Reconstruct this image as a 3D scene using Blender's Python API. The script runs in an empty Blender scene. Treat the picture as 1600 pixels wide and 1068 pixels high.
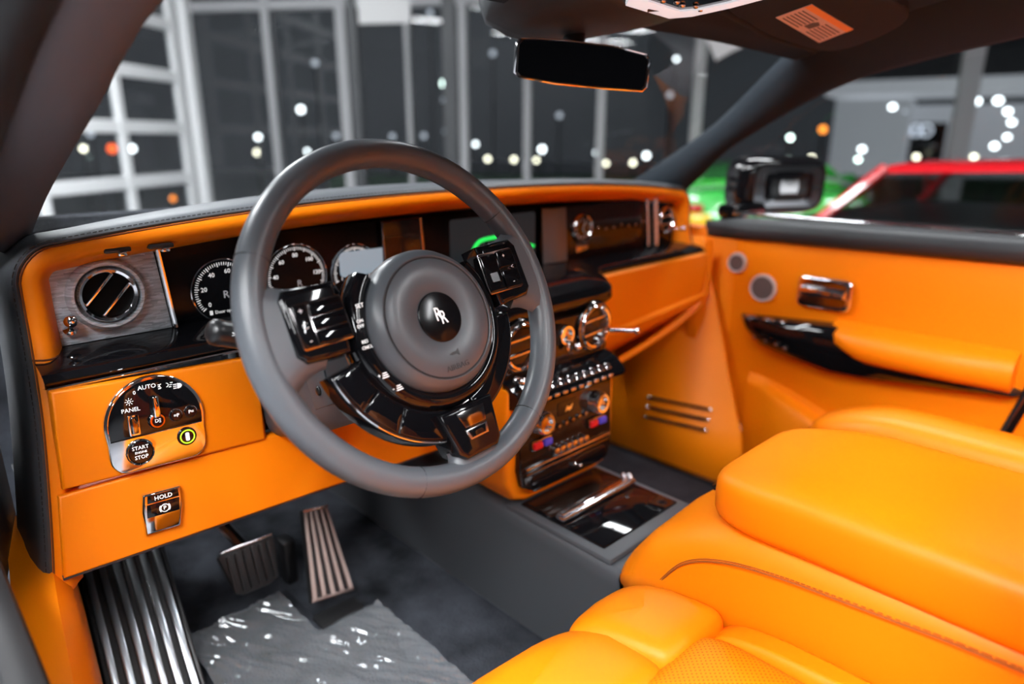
import bpy, bmesh, math, random
from mathutils import Matrix, Vector
R = math.radians
random.seed(7)
scn = bpy.context.scene
col = scn.collection

# ------------------------------------------------------------------ camera, world, exposure
cam_d = bpy.data.cameras.new('camera'); cam = bpy.data.objects.new('camera', cam_d); col.objects.link(cam)
cam.location = (-.811, -.60, .833)
cam.rotation_euler = (R(90 - 16.54), 0, R(-43.74))
cam_d.sensor_width = 36; cam_d.lens = 24.0; cam_d.clip_start = .02; cam_d.clip_end = 200
cam_d.dof.use_dof = True; cam_d.dof.focus_distance = .82; cam_d.dof.aperture_fstop = 2.0
scn.camera = cam
scn.view_settings.view_transform = 'Standard'; scn.view_settings.look = 'None'
scn.view_settings.exposure = 0.0; scn.view_settings.gamma = 1.0
scn.view_settings.use_curve_mapping = False
w = bpy.data.worlds.new('night'); scn.world = w; w.use_nodes = True
w.node_tree.nodes['Background'].inputs[0].default_value = (.036, .039, .044, 1)
w.node_tree.nodes['Background'].inputs[1].default_value = 1.0
try:
    scn.cycles.use_denoising = True
    scn.cycles.sample_clamp_indirect = 6.0
    scn.cycles.caustics_reflective = False; scn.cycles.caustics_refractive = False
    scn.cycles.max_bounces = 8; scn.cycles.transparent_max_bounces = 12
except Exception:
    pass
GROUND = -.48

# ------------------------------------------------------------------ materials
MATS = {}
def mat(name, color, rough=.5, metal=0., spec=.5, coat=0., emit=0., bump=None, noise=None, coatrough=.03, emitcol=None):
    m = bpy.data.materials.new(name); m.use_nodes = True
    nt = m.node_tree; b = nt.nodes['Principled BSDF']
    b.inputs['Base Color'].default_value = (*color, 1); b.inputs['Roughness'].default_value = rough
    b.inputs['Metallic'].default_value = metal; b.inputs['Specular IOR Level'].default_value = spec
    b.inputs['Coat Weight'].default_value = coat; b.inputs['Coat Roughness'].default_value = coatrough
    if emit:
        b.inputs['Emission Color'].default_value = (*(emitcol or color), 1); b.inputs['Emission Strength'].default_value = emit
    tc = nt.nodes.new('ShaderNodeTexCoord')
    if noise:      # (scale, amount, (sx,sy,sz)) mottled colour
        mp = nt.nodes.new('ShaderNodeMapping'); nz = nt.nodes.new('ShaderNodeTexNoise'); mx = nt.nodes.new('ShaderNodeMix')
        mx.data_type = 'RGBA'; nz.inputs['Scale'].default_value = noise[0]; nz.inputs['Detail'].default_value = 5
        mp.inputs['Scale'].default_value = noise[2] if len(noise) > 2 else (1, 1, 1)
        k = noise[1]
        cr = nt.nodes.new('ShaderNodeValToRGB'); cr.color_ramp.elements[0].position = .33; cr.color_ramp.elements[1].position = .68
        nt.links.new(tc.outputs['Object'], mp.inputs[0]); nt.links.new(mp.outputs[0], nz.inputs[0]); nt.links.new(nz.outputs[0], cr.inputs[0])
        nt.links.new(cr.outputs[0], mx.inputs['Factor'])
        mx.inputs['A'].default_value = (*[c * (1 - k) for c in color], 1); mx.inputs['B'].default_value = (*[min(1, c * (1 + k)) for c in color], 1)
        nt.links.new(mx.outputs['Result'], b.inputs['Base Color'])
    if bump:       # (scale, strength, distance)
        nz = nt.nodes.new('ShaderNodeTexNoise'); bp = nt.nodes.new('ShaderNodeBump')
        nz.inputs['Scale'].default_value = bump[0]; nz.inputs['Detail'].default_value = 3
        bp.inputs['Strength'].default_value = bump[1]; bp.inputs['Distance'].default_value = bump[2]
        nt.links.new(tc.outputs['Object'], nz.inputs[0]); nt.links.new(nz.outputs[0], bp.inputs['Height']); nt.links.new(bp.outputs[0], b.inputs['Normal'])
    MATS[name] = m
    return m
ORANGE = (.86, .212, .0008)
mat('orange', ORANGE, .46, spec=.28, bump=(900, .12, .0006))
mat('grey_leather', (.068, .073, .082), .5, spec=.4, bump=(700, .18, .0006))
mat('wheel_leather', (.078, .086, .097), .34, spec=.5, bump=(900, .10, .0005))
mat('dark_leather', (.026, .027, .030), .55, spec=.35, bump=(600, .15, .0006))
mat('pillar_cloth', (.085, .088, .10), .85, spec=.2, bump=(1200, .2, .0005))
mat('headliner', (.019, .025, .032), .9, spec=.2, bump=(1200, .2, .0005))
mat('seal', (.008, .008, .009), .6, spec=.3)
mat('piano_black', (.004, .004, .005), .05, spec=.45)
mat('wood_gloss', (.016, .008, .0055), .14, spec=.4, noise=(14, .6, (1, 1, 9)))
mat('black_plastic', (.010, .010, .011), .35, spec=.5)
mat('void', (.002, .002, .002), .7, spec=.1)
mat('chrome', (.86, .86, .88), .06, metal=1)
mat('satin', (.60, .60, .62), .24, metal=1)
mat('dark_chrome', (.32, .30, .30), .12, metal=1)
mat('cluster_black', (.003, .003, .004), .25, spec=.12)
mat('glass_black', (.003, .003, .004), .04, spec=.55)
mat('carpet', (.030, .033, .040), .95, spec=.1, noise=(8, .88), bump=(260, .9, .004))
mat('carpet_grey', (.032, .031, .037), .95, spec=.1, noise=(9, .4), bump=(300, .7, .003))
mat('rubber', (.012, .012, .013), .5, spec=.4)
mat('alu', (.62, .66, .70), .28, metal=1)
mat('pedal_metal', (.22, .17, .155), .36, metal=1)
mat('print_white', (.85, .85, .85), .5, emit=.6)
mat('print_dim', (.62, .64, .66), .5)
mat('emboss', (.035, .037, .040), .5)
mat('stitch', (.012, .012, .013), .7)
mat('stitch_light', (.22, .22, .24), .7)
mat('stitch_brown', (.30, .075, .004), .7)
mat('seam_brown', (.16, .035, .002), .7)
mat('screen_blue', (.10, .13, .16), .2, emit=.55, emitcol=(.42, .52, .60))
mat('screen_map', (.004, .005, .006), .3, spec=.1, emit=.35, emitcol=(.035, .048, .056))
mat('led_green', (.02, .5, .06), .4, emit=1.1, emitcol=(.02, .75, .10))
mat('led_lime', (.4, .8, .02), .4, emit=.9, emitcol=(.5, .9, .03))
mat('red_glass', (.55, .01, .015), .1, spec=.6, emit=.12)
mat('blue_glass', (.06, .05, .40), .1, spec=.6, emit=.12)
mat('ivory', (.80, .80, .80), .35, emit=.75, emitcol=(.66, .72, .78))  # own emission keeps the lamp surround white under orange bounce
mat('sticker', (.72, .58, .54), .5)
mat('sticker_orange', (.95, .38, .06), .5)
mat('sticker_ink', (.09, .08, .08), .6)
mat('white_frame', (.88, .89, .90), .4)
mat('mullion', (.30, .30, .31), .5)
mat('dark_frame', (.035, .037, .04), .5)
mat('showroom_floor', (.30, .31, .33), .4, noise=(1.5, .12))
mat('showroom_wall', (.10, .10, .105), .8)
mat('asphalt', (.035, .036, .04), .8)
mat('lit_wall', (.5, .51, .53), .8, emit=.30, emitcol=(.72, .74, .80))  # emission stands in for lamplight on the building walls
mat('lit_ceiling', (.5, .5, .5), .8, emit=.42, emitcol=(.74, .76, .82))  # emission stands in for lamplight on the canopy
mat('banner', (.30, .30, .30), .6, emit=.16, emitcol=(.7, .7, .7))  # faint glow standing for a reflected light; also on the building counter
mat('car_red', (.50, .006, .012), .25, coat=1)
mat('car_green', (.02, .55, .05), .25, coat=1)
mat('car_white', (.75, .75, .75), .25, coat=1)
mat('car_yellow', (.85, .60, .02), .3, coat=1)
mat('speaker_ring', (.50, .46, .47), .35)
mat('speaker_mesh', (.10, .085, .085), .5)
mat('badge_black', (.004, .004, .005), .18, spec=.35)
mat('smoke_metal', (.11, .105, .105), .28, metal=.25)
mat('car_tan', (.42, .33, .16), .6)
mat('car_glass', (.012, .014, .016), .05, spec=.6)
mat('hedge', (.03, .09, .035), .8, noise=(6, .6))
for nm, c, s in (('lamp_white', (.93, .98, 1.0), 9), ('lamp_warm', (1, .93, .70), 8), ('lamp_green', (.82, 1, .90), 12), ('lamp_orange', (1, .28, .03), 4.5),
                 ('lamp_red', (1, .12, .02), 4.0), ('lamp_dim', (.85, .9, 1), 1.0), ('footwell_light', (.92, .96, 1), 40), ('diffuser', (.96, .98, 1), 54)):
    mat(nm, c, .5, emit=s, emitcol=c)

def brushed():
    m = mat('brushed_panel', (.42, .41, .42), .34, metal=.12)
    nt = m.node_tree; b = nt.nodes['Principled BSDF']
    tc = nt.nodes.new('ShaderNodeTexCoord'); mp = nt.nodes.new('ShaderNodeMapping'); vo = nt.nodes.new('ShaderNodeTexVoronoi')
    mp.inputs['Scale'].default_value = (70, 1, 520); vo.feature = 'F1'; vo.distance = 'CHEBYCHEV'
    nt.links.new(tc.outputs['Object'], mp.inputs[0]); nt.links.new(mp.outputs[0], vo.inputs['Vector']); vo.inputs['Scale'].default_value = 1
    sp = nt.nodes.new('ShaderNodeSeparateColor'); nt.links.new(vo.outputs['Color'], sp.inputs[0])
    cr = nt.nodes.new('ShaderNodeValToRGB'); cr.color_ramp.elements[0].color = (.30, .325, .35, 1); cr.color_ramp.elements[1].color = (.60, .65, .70, 1)
    nt.links.new(sp.outputs[0], cr.inputs[0]); nt.links.new(cr.outputs[0], b.inputs['Base Color'])
    bp = nt.nodes.new('ShaderNodeBump'); bp.inputs['Strength'].default_value = .12; bp.inputs['Distance'].default_value = .0005
    nt.links.new(sp.outputs[1], bp.inputs['Height']); nt.links.new(bp.outputs[0], b.inputs['Normal'])
brushed()
def perforated():
    m = mat('orange_perforated', ORANGE, .5, spec=.3)
    nt = m.node_tree; b = nt.nodes['Principled BSDF']
    tc = nt.nodes.new('ShaderNodeTexCoord'); mp = nt.nodes.new('ShaderNodeMapping'); mp.inputs['Scale'].default_value = (210, 210, 0)
    mp.inputs['Rotation'].default_value = (0, 0, R(45))
    fr = nt.nodes.new('ShaderNodeVectorMath'); fr.operation = 'FRACTION'; sb = nt.nodes.new('ShaderNodeVectorMath'); sb.operation = 'SUBTRACT'; sb.inputs[1].default_value = (.5, .5, 0)
    ln = nt.nodes.new('ShaderNodeVectorMath'); ln.operation = 'LENGTH'; lt = nt.nodes.new('ShaderNodeMath'); lt.operation = 'LESS_THAN'; lt.inputs[1].default_value = .21
    mx = nt.nodes.new('ShaderNodeMix'); mx.data_type = 'RGBA'; mx.inputs['A'].default_value = (*ORANGE, 1); mx.inputs['B'].default_value = (.30, .07, .002, 1)
    nt.links.new(tc.outputs['Object'], mp.inputs[0]); nt.links.new(mp.outputs[0], fr.inputs[0]); nt.links.new(fr.outputs[0], sb.inputs[0]); nt.links.new(sb.outputs[0], ln.inputs[0])
    nt.links.new(ln.outputs['Value'], lt.inputs[0]); nt.links.new(lt.outputs[0], mx.inputs['Factor']); nt.links.new(mx.outputs['Result'], b.inputs['Base Color'])
perforated()
def thin_glass(name, tint, ior=1.45, rough=.0, haze=0.):
    m = bpy.data.materials.new(name); m.use_nodes = True; nt = m.node_tree; nt.nodes.clear()
    out = nt.nodes.new('ShaderNodeOutputMaterial'); tr = nt.nodes.new('ShaderNodeBsdfTransparent'); gl = nt.nodes.new('ShaderNodeBsdfGlossy'); mx = nt.nodes.new('ShaderNodeMixShader'); lw = nt.nodes.new('ShaderNodeLayerWeight'); pw = nt.nodes.new('ShaderNodeMath'); pw.operation = 'POWER'; pw.inputs[1].default_value = 5
    fr = nt.nodes.new('ShaderNodeMath'); fr.operation = 'MULTIPLY_ADD'; f0 = ((ior - 1) / (ior + 1)) ** 2; fr.inputs[1].default_value = 1 - f0; fr.inputs[2].default_value = f0
    lw.inputs[0].default_value = .5; nt.links.new(lw.outputs['Facing'], pw.inputs[0]); nt.links.new(pw.outputs[0], fr.inputs[0])
    tr.inputs[0].default_value = (*tint, 1); gl.inputs['Roughness'].default_value = rough
    nt.links.new(fr.outputs[0], mx.inputs[0]); nt.links.new(tr.outputs[0], mx.inputs[1]); nt.links.new(gl.outputs[0], mx.inputs[2])
    last = mx
    if haze:
        df = nt.nodes.new('ShaderNodeBsdfDiffuse'); df.inputs[0].default_value = (.55, .58, .62, 1); m2 = nt.nodes.new('ShaderNodeMixShader'); m2.inputs[0].default_value = haze
        nt.links.new(mx.outputs[0], m2.inputs[1]); nt.links.new(df.outputs[0], m2.inputs[2]); last = m2
    nt.links.new(last.outputs[0], out.inputs[0]); MATS[name] = m
thin_glass('window_glass', (.93, .95, .95), 1.35)
thin_glass('pane_glass', (.85, .87, .88), 1.35)
thin_glass('plastic_film', (.80, .83, .86), 2.6, .15, .20)
thin_glass('car_window', (.55, .58, .58), 1.5)

# ------------------------------------------------------------------ mesh helpers
I4 = Matrix.Identity(4)
def frame(o, right=(1, 0, 0), up=(0, 0, 1)):
    r = Vector(right).normalized(); u = Vector(up); u = (u - r * u.dot(r)).normalized(); n = r.cross(u)
    return Matrix(((r.x, u.x, n.x, o[0]), (r.y, u.y, n.y, o[1]), (r.z, u.z, n.z, o[2]), (0, 0, 0, 1)))
def thing(name, label, cat, loc=(0, 0, 0), group=None, M=None, kind=None):
    o = bpy.data.objects.new(name, None); col.objects.link(o); o.empty_display_size = .05
    M = M or Matrix.Translation(loc); o.matrix_world = M; 
    if label: o['label'] = label
    if cat: o['category'] = cat
    if group: o['group'] = group
    if kind: o['kind'] = kind
    WM[o.name] = M
    return o
WM = {}
class B:
    def __init__(s, pre=None): s.v = []; s.f = []; s.pre = pre or I4
    def add(s, vs, fs, M=None):
        k = len(s.v); T = s.pre @ (M or I4)
        s.v += [T @ Vector(v) for v in vs]; s.f += [tuple(i + k for i in f) for f in fs]; return s
    def bm(s, bm, M=None):
        bm.verts.index_update(); s.add([v.co.copy() for v in bm.verts], [[v.index for v in f.verts] for f in bm.faces], M); bm.free(); return s
    def box(s, c, d, bev=0, M=None, seg=2):
        b = bmesh.new(); bmesh.ops.create_cube(b, size=1)
        for v in b.verts: v.co = Vector((v.co.x * d[0] + c[0], v.co.y * d[1] + c[1], v.co.z * d[2] + c[2]))
        if bev: bmesh.ops.bevel(b, geom=b.edges[:], offset=bev, segments=seg, profile=.5, affect='EDGES', clamp_overlap=True)
        return s.bm(b, M)
    def prism(s, pts, z0, z1, bev=0, M=None, seg=2, both=False):
        b = bmesh.new(); vs = [b.verts.new((x, y, z0)) for x, y in pts]; f = b.faces.new(vs); f.normal_update()
        if f.normal.z > 0: f.normal_flip()
        r = bmesh.ops.extrude_face_region(b, geom=[f]); tv = [g for g in r['geom'] if isinstance(g, bmesh.types.BMVert)]
        for v in tv: v.co.z = z1
        if bev:
            b.edges.ensure_lookup_table()
            ed = [e for e in b.edges if abs(e.verts[0].co.z - z1) < 1e-7 and abs(e.verts[1].co.z - z1) < 1e-7 or both and abs(e.verts[0].co.z - z0) < 1e-7 and abs(e.verts[1].co.z - z0) < 1e-7]
            bmesh.ops.bevel(b, geom=ed, offset=bev, segments=seg, profile=.5, affect='EDGES', clamp_overlap=True)
        return s.bm(b, M)
    def lathe(s, prof, seg=40, M=None, closed=False, a0=0, a1=360):
        vs, fs = [], []; n = len(prof); full = abs(a1 - a0) >= 360; st = seg if full else seg + 1
        for i in range(st):
            a = R(a0 + (a1 - a0) * i / seg); c, q = math.cos(a), math.sin(a)
            vs += [(r * c, r * q, z) for r, z in prof]
        for i in range(seg):
            j = (i + 1) % st
            for k in range(n if closed else n - 1):
                l = (k + 1) % n; fs.append((i * n + k, j * n + k, j * n + l, i * n + l))
        if closed and not full: fs += [tuple(range(n))[::-1], tuple(range((st - 1) * n, st * n))]
        return s.add(vs, fs, M)
    def torus(s, Rr, r, M=None, seg=48, ring=10, ey=1., a0=0, a1=360):
        return s.lathe([(Rr + r * math.cos(6.28318 * k / ring), ey * r * math.sin(6.28318 * k / ring)) for k in range(ring)], seg, M, True, a0, a1)
    def tube(s, path, rad, seg=8, M=None, closed=False, caps=True):
        P = [Vector(p) for p in path]; n = len(P); vs, fs = [], []; up = None
        for i, p in enumerate(P):
            t = (P[(i + 1) % n] - P[i - 1]) if closed else (P[min(i + 1, n - 1)] - P[max(i - 1, 0)])
            t.normalize()
            if up is None: up = t.orthogonal().normalized()
            up = (up - t * up.dot(t)).normalized(); sd = t.cross(up)
            rr = rad[i] if isinstance(rad, (list, tuple)) else rad
            for k in range(seg):
                a = 6.28318 * k / seg; vs.append(p + up * rr * math.cos(a) + sd * rr * math.sin(a))
        for i in range(n if closed else n - 1):
            j = (i + 1) % n
            for k in range(seg): l = (k + 1) % seg; fs.append((i * seg + k, i * seg + l, j * seg + l, j * seg + k))
        if caps and not closed: fs += [tuple(range(seg))[::-1], tuple(range((n - 1) * seg, n * seg))]
        return s.add(vs, fs, M)
    def loft(s, rows, closed=False, caps=False, M=None):
        n = len(rows[0]); vs = [p for r in rows for p in r]; fs = []
        for i in range(len(rows) - 1):
            for k in range(n if closed else n - 1):
                l = (k + 1) % n; fs.append((i * n + k, i * n + l, (i + 1) * n + l, (i + 1) * n + k))
        if caps: fs += [tuple(range(n))[::-1], tuple(range((len(rows) - 1) * n, len(rows) * n))]
        return s.add(vs, fs, M)
    def superell(s, c, r, e1=.4, e2=.4, nu=44, nv=22, fn=None, M=None):
        sg = lambda x, e: math.copysign(abs(x) ** e, x)
        vs, fs = [], []
        for j in range(nv + 1):
            ph = -math.pi / 2 + math.pi * j / nv
            for i in range(nu):
                th = 2 * math.pi * i / nu
                p = Vector((r[0] * sg(math.cos(ph), e1) * sg(math.cos(th), e2), r[1] * sg(math.cos(ph), e1) * sg(math.sin(th), e2), r[2] * sg(math.sin(ph), e1)))
                if fn: p = Vector(fn(p))
                vs.append((p.x + c[0], p.y + c[1], p.z + c[2]))
        for j in range(nv):
            for i in range(nu): k = (i + 1) % nu; fs.append((j * nu + i, j * nu + k, (j + 1) * nu + k, (j + 1) * nu + i))
        return s.add(vs, fs, M)
    def text(s, t, size, M, align='CENTER', ext=.00025, sx=1.):
        c = bpy.data.curves.new('t', 'FONT'); c.body = t; c.size = size; c.align_x = align; c.align_y = 'CENTER'; c.extrude = ext; c.resolution_u = 2
        o = bpy.data.objects.new('t', c); me = bpy.data.meshes.new_from_object(o)
        s.add([(v.co.x * sx, v.co.y, v.co.z) for v in me.vertices], [tuple(p.vertices) for p in me.polygons], M)
        bpy.data.objects.remove(o); bpy.data.curves.remove(c); bpy.data.meshes.remove(me); return s
    def build(s, name, m, parent=None, label=None, cat=None, group=None, kind=None, smooth=40, sub=0, solid=0):
        me = bpy.data.meshes.new(name)
        T = WM[parent.name] if parent else None
        if T is None:
            xs = [v.x for v in s.v]; ys = [v.y for v in s.v]; zs = [v.z for v in s.v]
            T = Matrix.Translation(((min(xs) + max(xs)) / 2, (min(ys) + max(ys)) / 2, min(zs)))
        Ti = T.inverted()
        me.from_pydata([Ti @ v for v in s.v], [], s.f); me.update()
        b = bmesh.new(); b.from_mesh(me); bmesh.ops.recalc_face_normals(b, faces=b.faces[:]); b.to_mesh(me); b.free()
        if smooth:
            for p in me.polygons: p.use_smooth = True
            me.set_sharp_from_angle(angle=R(smooth))
        me.materials.append(MATS[m])
        o = bpy.data.objects.new(name, me); col.objects.link(o)
        if parent: o.parent = parent
        else: o.matrix_world = T
        WM[o.name] = T
        if label: o['label'] = label
        if cat: o['category'] = cat
        if group: o['group'] = group
        if kind: o['kind'] = kind
        if solid:
            md = o.modifiers.new('s', 'SOLIDIFY'); md.thickness = solid; md.offset = 0
        if sub:
            md = o.modifiers.new('u', 'SUBSURF'); md.levels = sub; md.render_levels = sub
        return o
def rrect(wd, ht, r, n=5, cx=0, cy=0):
    pts = []
    for sx, sy, a in ((1, 1, 0), (-1, 1, 90), (-1, -1, 180), (1, -1, 270)):
        for k in range(n + 1):
            t = R(a + 90 * k / n); pts.append((cx + sx * (wd / 2 - r) + r * math.cos(t), cy + sy * (ht / 2 - r) + r * math.sin(t)))
    return pts
def ell(a, b, n=40, cx=0, cy=0, e=1.):
    sg = lambda x: math.copysign(abs(x) ** e, x)
    return [(cx + a * sg(math.cos(6.28318 * k / n)), cy + b * sg(math.sin(6.28318 * k / n))) for k in range(n)]
def catmull(pts, n=8, closed=False):
    P = [Vector(p) for p in pts]; out = []; m = len(P)
    for i in range(m if closed else m - 1):
        if closed: a, b, c, d = P[i - 1], P[i], P[(i + 1) % m], P[(i + 2) % m]
        else: a, b, c, d = P[max(i - 1, 0)], P[i], P[i + 1], P[min(i + 2, m - 1)]
        for k in range(n):
            t = k / n; out.append(.5 * (2 * b + (c - a) * t + (2 * a - 5 * b + 4 * c - d) * t * t + (3 * b - a - 3 * c + d) * t ** 3))
    if not closed: out.append(P[-1])
    return out
def lerp(a, b, t): return a + (b - a) * t
def sstep(t): t = max(0, min(1, t)); return t * t * (3 - 2 * t)
def stitches(path, d, gap, r, off=(0, 0, 0)):
    """short thread lengths along a densely sampled path"""
    b = B(); P = [Vector(p) + Vector(off) for p in path]; acc = 0; on = []; 
    for i in range(len(P) - 1):
        seg = P[i + 1] - P[i]; L = seg.length; t = 0
        if L < 1e-9: continue
        while t < L:
            s0 = P[i] + seg * (t / L); s1 = P[i] + seg * (min(t + d, L) / L)
            if (s1 - s0).length > d * .4: b.tube([s0, s1], r, 4)
            t += d + gap
    return b
DX = Vector((1, 0, 0))

# ------------------------------------------------------------------ showroom shell (large structure)
HD = 52.0                                                         # heading of the roller door wall, degrees from +Y
ax = Vector((math.sin(R(HD)), math.cos(R(HD)), 0)); ay = Vector((-ax.y, ax.x, 0))   # ax away from camera, ay to the left
CP = Vector(cam.location)
def at(fwd, left, z): p = CP + ax * fwd + ay * left; return Vector((p.x, p.y, z))
WD = 7.7
WALL = frame(at(WD, 0, 0), -ay, (0, 0, 1))                         # local x right, y up, z toward the car
B().box((0, 0, GROUND - .05), (60, 60, .1)).build('floor', 'showroom_floor', kind='structure', label='pale polished showroom floor around the car', smooth=0)
B().box((-1, -3.2, 3.4), (16, 18.6, .1)).build('ceiling', 'showroom_wall', kind='structure', label='dark showroom ceiling above the car', smooth=0)
B().box((-1, -12.4, 1.4), (16, .1, 4)).build('wall_back', 'showroom_wall', kind='structure', label='dark back wall of the showroom', smooth=0)
# window wall ahead of the car
ww = thing('window_1', None, None, at(WD, 0, GROUND), kind='structure')
ww['label'] = 'tall showroom glass wall with slim grey mullions at night'
B(WALL).box((2.0, 1.2, 0), (14, 3.4, .012)).build('pane', 'pane_glass', ww, smooth=0)
def wx(px): return WD * math.tan(math.atan((px - 800) / 1114.0) + R(43.74 - HD))
for px, wd, m in ((437, .085, 'mullion'), (548, .11, 'mullion'), (565, .10, 'dark_frame'), (645, .05, 'mullion'), (708, .15, 'dark_frame'), (728, .085, 'mullion'), (825, .075, 'mullion'), (938, .085, 'mullion'), (1085, .11, 'mullion'), (1495, .17, 'mullion')):
    B(WALL).box((wx(px), 1.2, .06), (wd, 3.4, .1), .008).build('mullion', m, ww, smooth=0)
for y in (2.22,): B(WALL).box((1.0, y, .05), (12, .10, .08), .008).build('transom', 'mullion', ww, smooth=0)
B(WALL).box((2.0, GROUND + .08, .05), (14, .16, .1), .008).build('bottom_rail', 'dark_frame', ww, smooth=0)
# white roller door, nearer on the left
gd_o = at(7.45, 4.8, 0)
GD = frame(gd_o, ax * .995 + ay * .0, (0, 0, 1))
gd = thing('roller_door', 'white sectional roller door with glass panes left of the windshield', 'door', (gd_o.x, gd_o.y, GROUND))
ys = [-.27, .42, .95, 1.48, 2.0, 2.5, 3.0]
xs = [-4.4, -3.3, -2.2, -1.1, 0]
for x in xs: B(GD).box((x - .06 if x == 0 else x, 1.32, .03), (.16 if x == 0 else .10, 3.6, .06), .008).build('stile', 'white_frame', gd, smooth=0)
for y in ys: B(GD).box((-2.2, y, .025), (4.4, .42 if y < 0 else .12, .055), .008).build('rail', 'white_frame', gd, smooth=0)
for i in range(4):
    for j in range(6): B(GD).box(((xs[i] + xs[i + 1]) / 2, (ys[j] + ys[j + 1]) / 2, .02), (1.02, ys[j + 1] - ys[j] - .08, .008)).build('pane', 'pane_glass', gd, smooth=0)
B(GD).box((.14, 1.3, .05), (.14, 3.6, .12), .01).build('jamb', 'white_frame', gd, smooth=0)
# unseen ceiling fixtures: keys follow the shadows, fills and door lights are added
k = 0
def unseen_ceiling_light(x, y, L, wd, label, z=3.3, rz=0):
    t = thing('unseen_ceiling_light', label, 'ceiling light', (x, y, z), 'long ceiling lights of the showroom')
    M = Matrix.Translation((x, y, z)) @ Matrix.Rotation(rz, 4, 'Z')
    B(M).box((0, 0, .03), (wd + .06, L + .06, .06), .01).build('housing', 'white_frame', t, smooth=0)
    B(M).box((0, 0, -.008), (wd, L, .016)).build('diffuser', 'diffuser', t, smooth=0)
LIGHTS = [(-1.5, 3.0, 2.4, .5, 'long ceiling light over the left front of the car'), (.5, 4.9, 2.4, .42, 'long ceiling light beside the white roller door'), (-2.3, -1.0, 3.2, .72, 'long ceiling light nearest the open driver side'), (-4.3, -1.6, 4.0, .42, 'long ceiling light at the far left of the car'),
          (-.7, -3.2, 2.0, .26, 'long ceiling light behind the driver seat'), (1.6, -3.4, 2.0, .26, 'long ceiling light behind the passenger side'), (2.4, .8, 2.2, .3, 'long ceiling light beyond the passenger window'),
          (-3.6, 3.2, 2.4, .42, 'long ceiling light ahead of the car toward the roller door')]
for L in LIGHTS: unseen_ceiling_light(*L)

# ------------------------------------------------------------------ car shell
B().box((-.30, .36, -.03), (.86, 1.24, .06)).build('cabin_floor', 'carpet', kind='structure', label='black plush carpet in the driver footwell', smooth=0)
B().box((.42, .36, -.03), (.56, 1.24, .06)).build('cabin_floor', 'carpet_grey', kind='structure', label='dark grey carpet in the passenger footwell', smooth=0)
B().loft([[(x, .98 - .12 * t, -.02 + .72 * t) for x in (-.72, 0, .72)] for t in (0, .5, 1)]).build('wall_front', 'carpet', kind='structure', label='black carpeted bulkhead behind the pedals', smooth=0, solid=.02)
# driver side kick panel / sill trim
b = B()
rows = []
for y, x0 in ((.44, -.693), (.36, -.703), (.28, -.712), (.20, -.722), (.10, -.735), (-.05, -.745)):
    top = .335 if y > .15 else .30 - (.15 - y) * .9
    rows.append([(x0 - .05, y, top + .012), (x0 - .012, y, top + .010), (x0, y, top - .01), (x0 + .008, y, .20), (x0 + .012, y, .06), (x0 + .012, y, -.02)])
b.loft(rows); b.build('wall_left', 'orange', kind='structure', label='orange leather kick panel left of the footrest', solid=.012)
B().loft([[(-.705, .44, .30), (-.66, .60, .30), (-.62, .95, .30)], [(-.69, .44, -.02), (-.655, .60, -.02), (-.62, .95, -.02)]]).build('wall_left', 'void', kind='structure', label='black carpeted footwell side beside the footrest', solid=.01)
B().box((-.785, .10, .18), (.03, .9, .5), .01).build('trim_1', 'seal', kind='structure', label='black rubber door seal along the driver sill')
# A pillar lower grey trim between dash end and door frame
B().loft([[(-.735 - .03 * k, .45 - .14 * k, z) for k in (0, 1, 2)] for z in (.345, .50, .66, .76)]).build('trim_2', 'grey_leather', kind='structure', label='grey trim at the outer left end of the dashboard', solid=.01)
# passenger side kick panel with three speaker slots
kp = thing('wall_right', None, None, (.66, .35, 0), kind='structure'); kp['label'] = 'orange kick panel with three slots in the passenger footwell'
b = B(); b.loft([[(.712, .60, .60), (.716, .305, .60)], [(.700, .60, .42), (.704, .243, .43)], [(.675, .60, .27), (.685, .184, .27)], [(.657, .60, .15), (.664, .128, .14)], [(.622, .60, -.01), (.632, .085, -.01)]]); b.build('panel', 'orange', kp, solid=.01)
def kx(y, z): return lerp(.622, .657, (z + .01) / .16) + (.60 - y) * .016 - .004
for j in range(3):
    p0, p1 = ((.392, .164), (.213, .179))
    dz = -.0265 * j
    a = Vector((kx(p0[0], p0[1] + dz) - .006, p0[0], p0[1] + dz)); c = Vector((kx(p1[0], p1[1] + dz) - .006, p1[0], p1[1] + dz))
    sl = B().tube([a, c], .0042, 8).build('slot', 'dark_chrome', kp)
    for q in (a, c): B().superell(q, (.006, .006, .006), 1, 1, 12, 6).build('slot_end', 'chrome', kp)
B().box((.625, .36, .004), (.016, .50, .012), .004).build('trim_3', 'dark_chrome', kind='structure', label='dark metal sill strip below the passenger kick panel')

B().box((.775, .60, .29), (.05, .74, .66), .006).build('wall_right', 'orange', kind='structure', label='orange outer footwell wall ahead of the passenger door')
B().box((.72, .10, -.035), (.16, 1.3, .05), .006).build('trim_8', 'dark_leather', kind='structure', label='dark sill under the passenger door')
B().box((.835, -.37, .30), (.03, .20, .62), .004).build('trim_9', 'seal', kind='structure', label='black seal in the gap between passenger and rear door')
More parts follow.
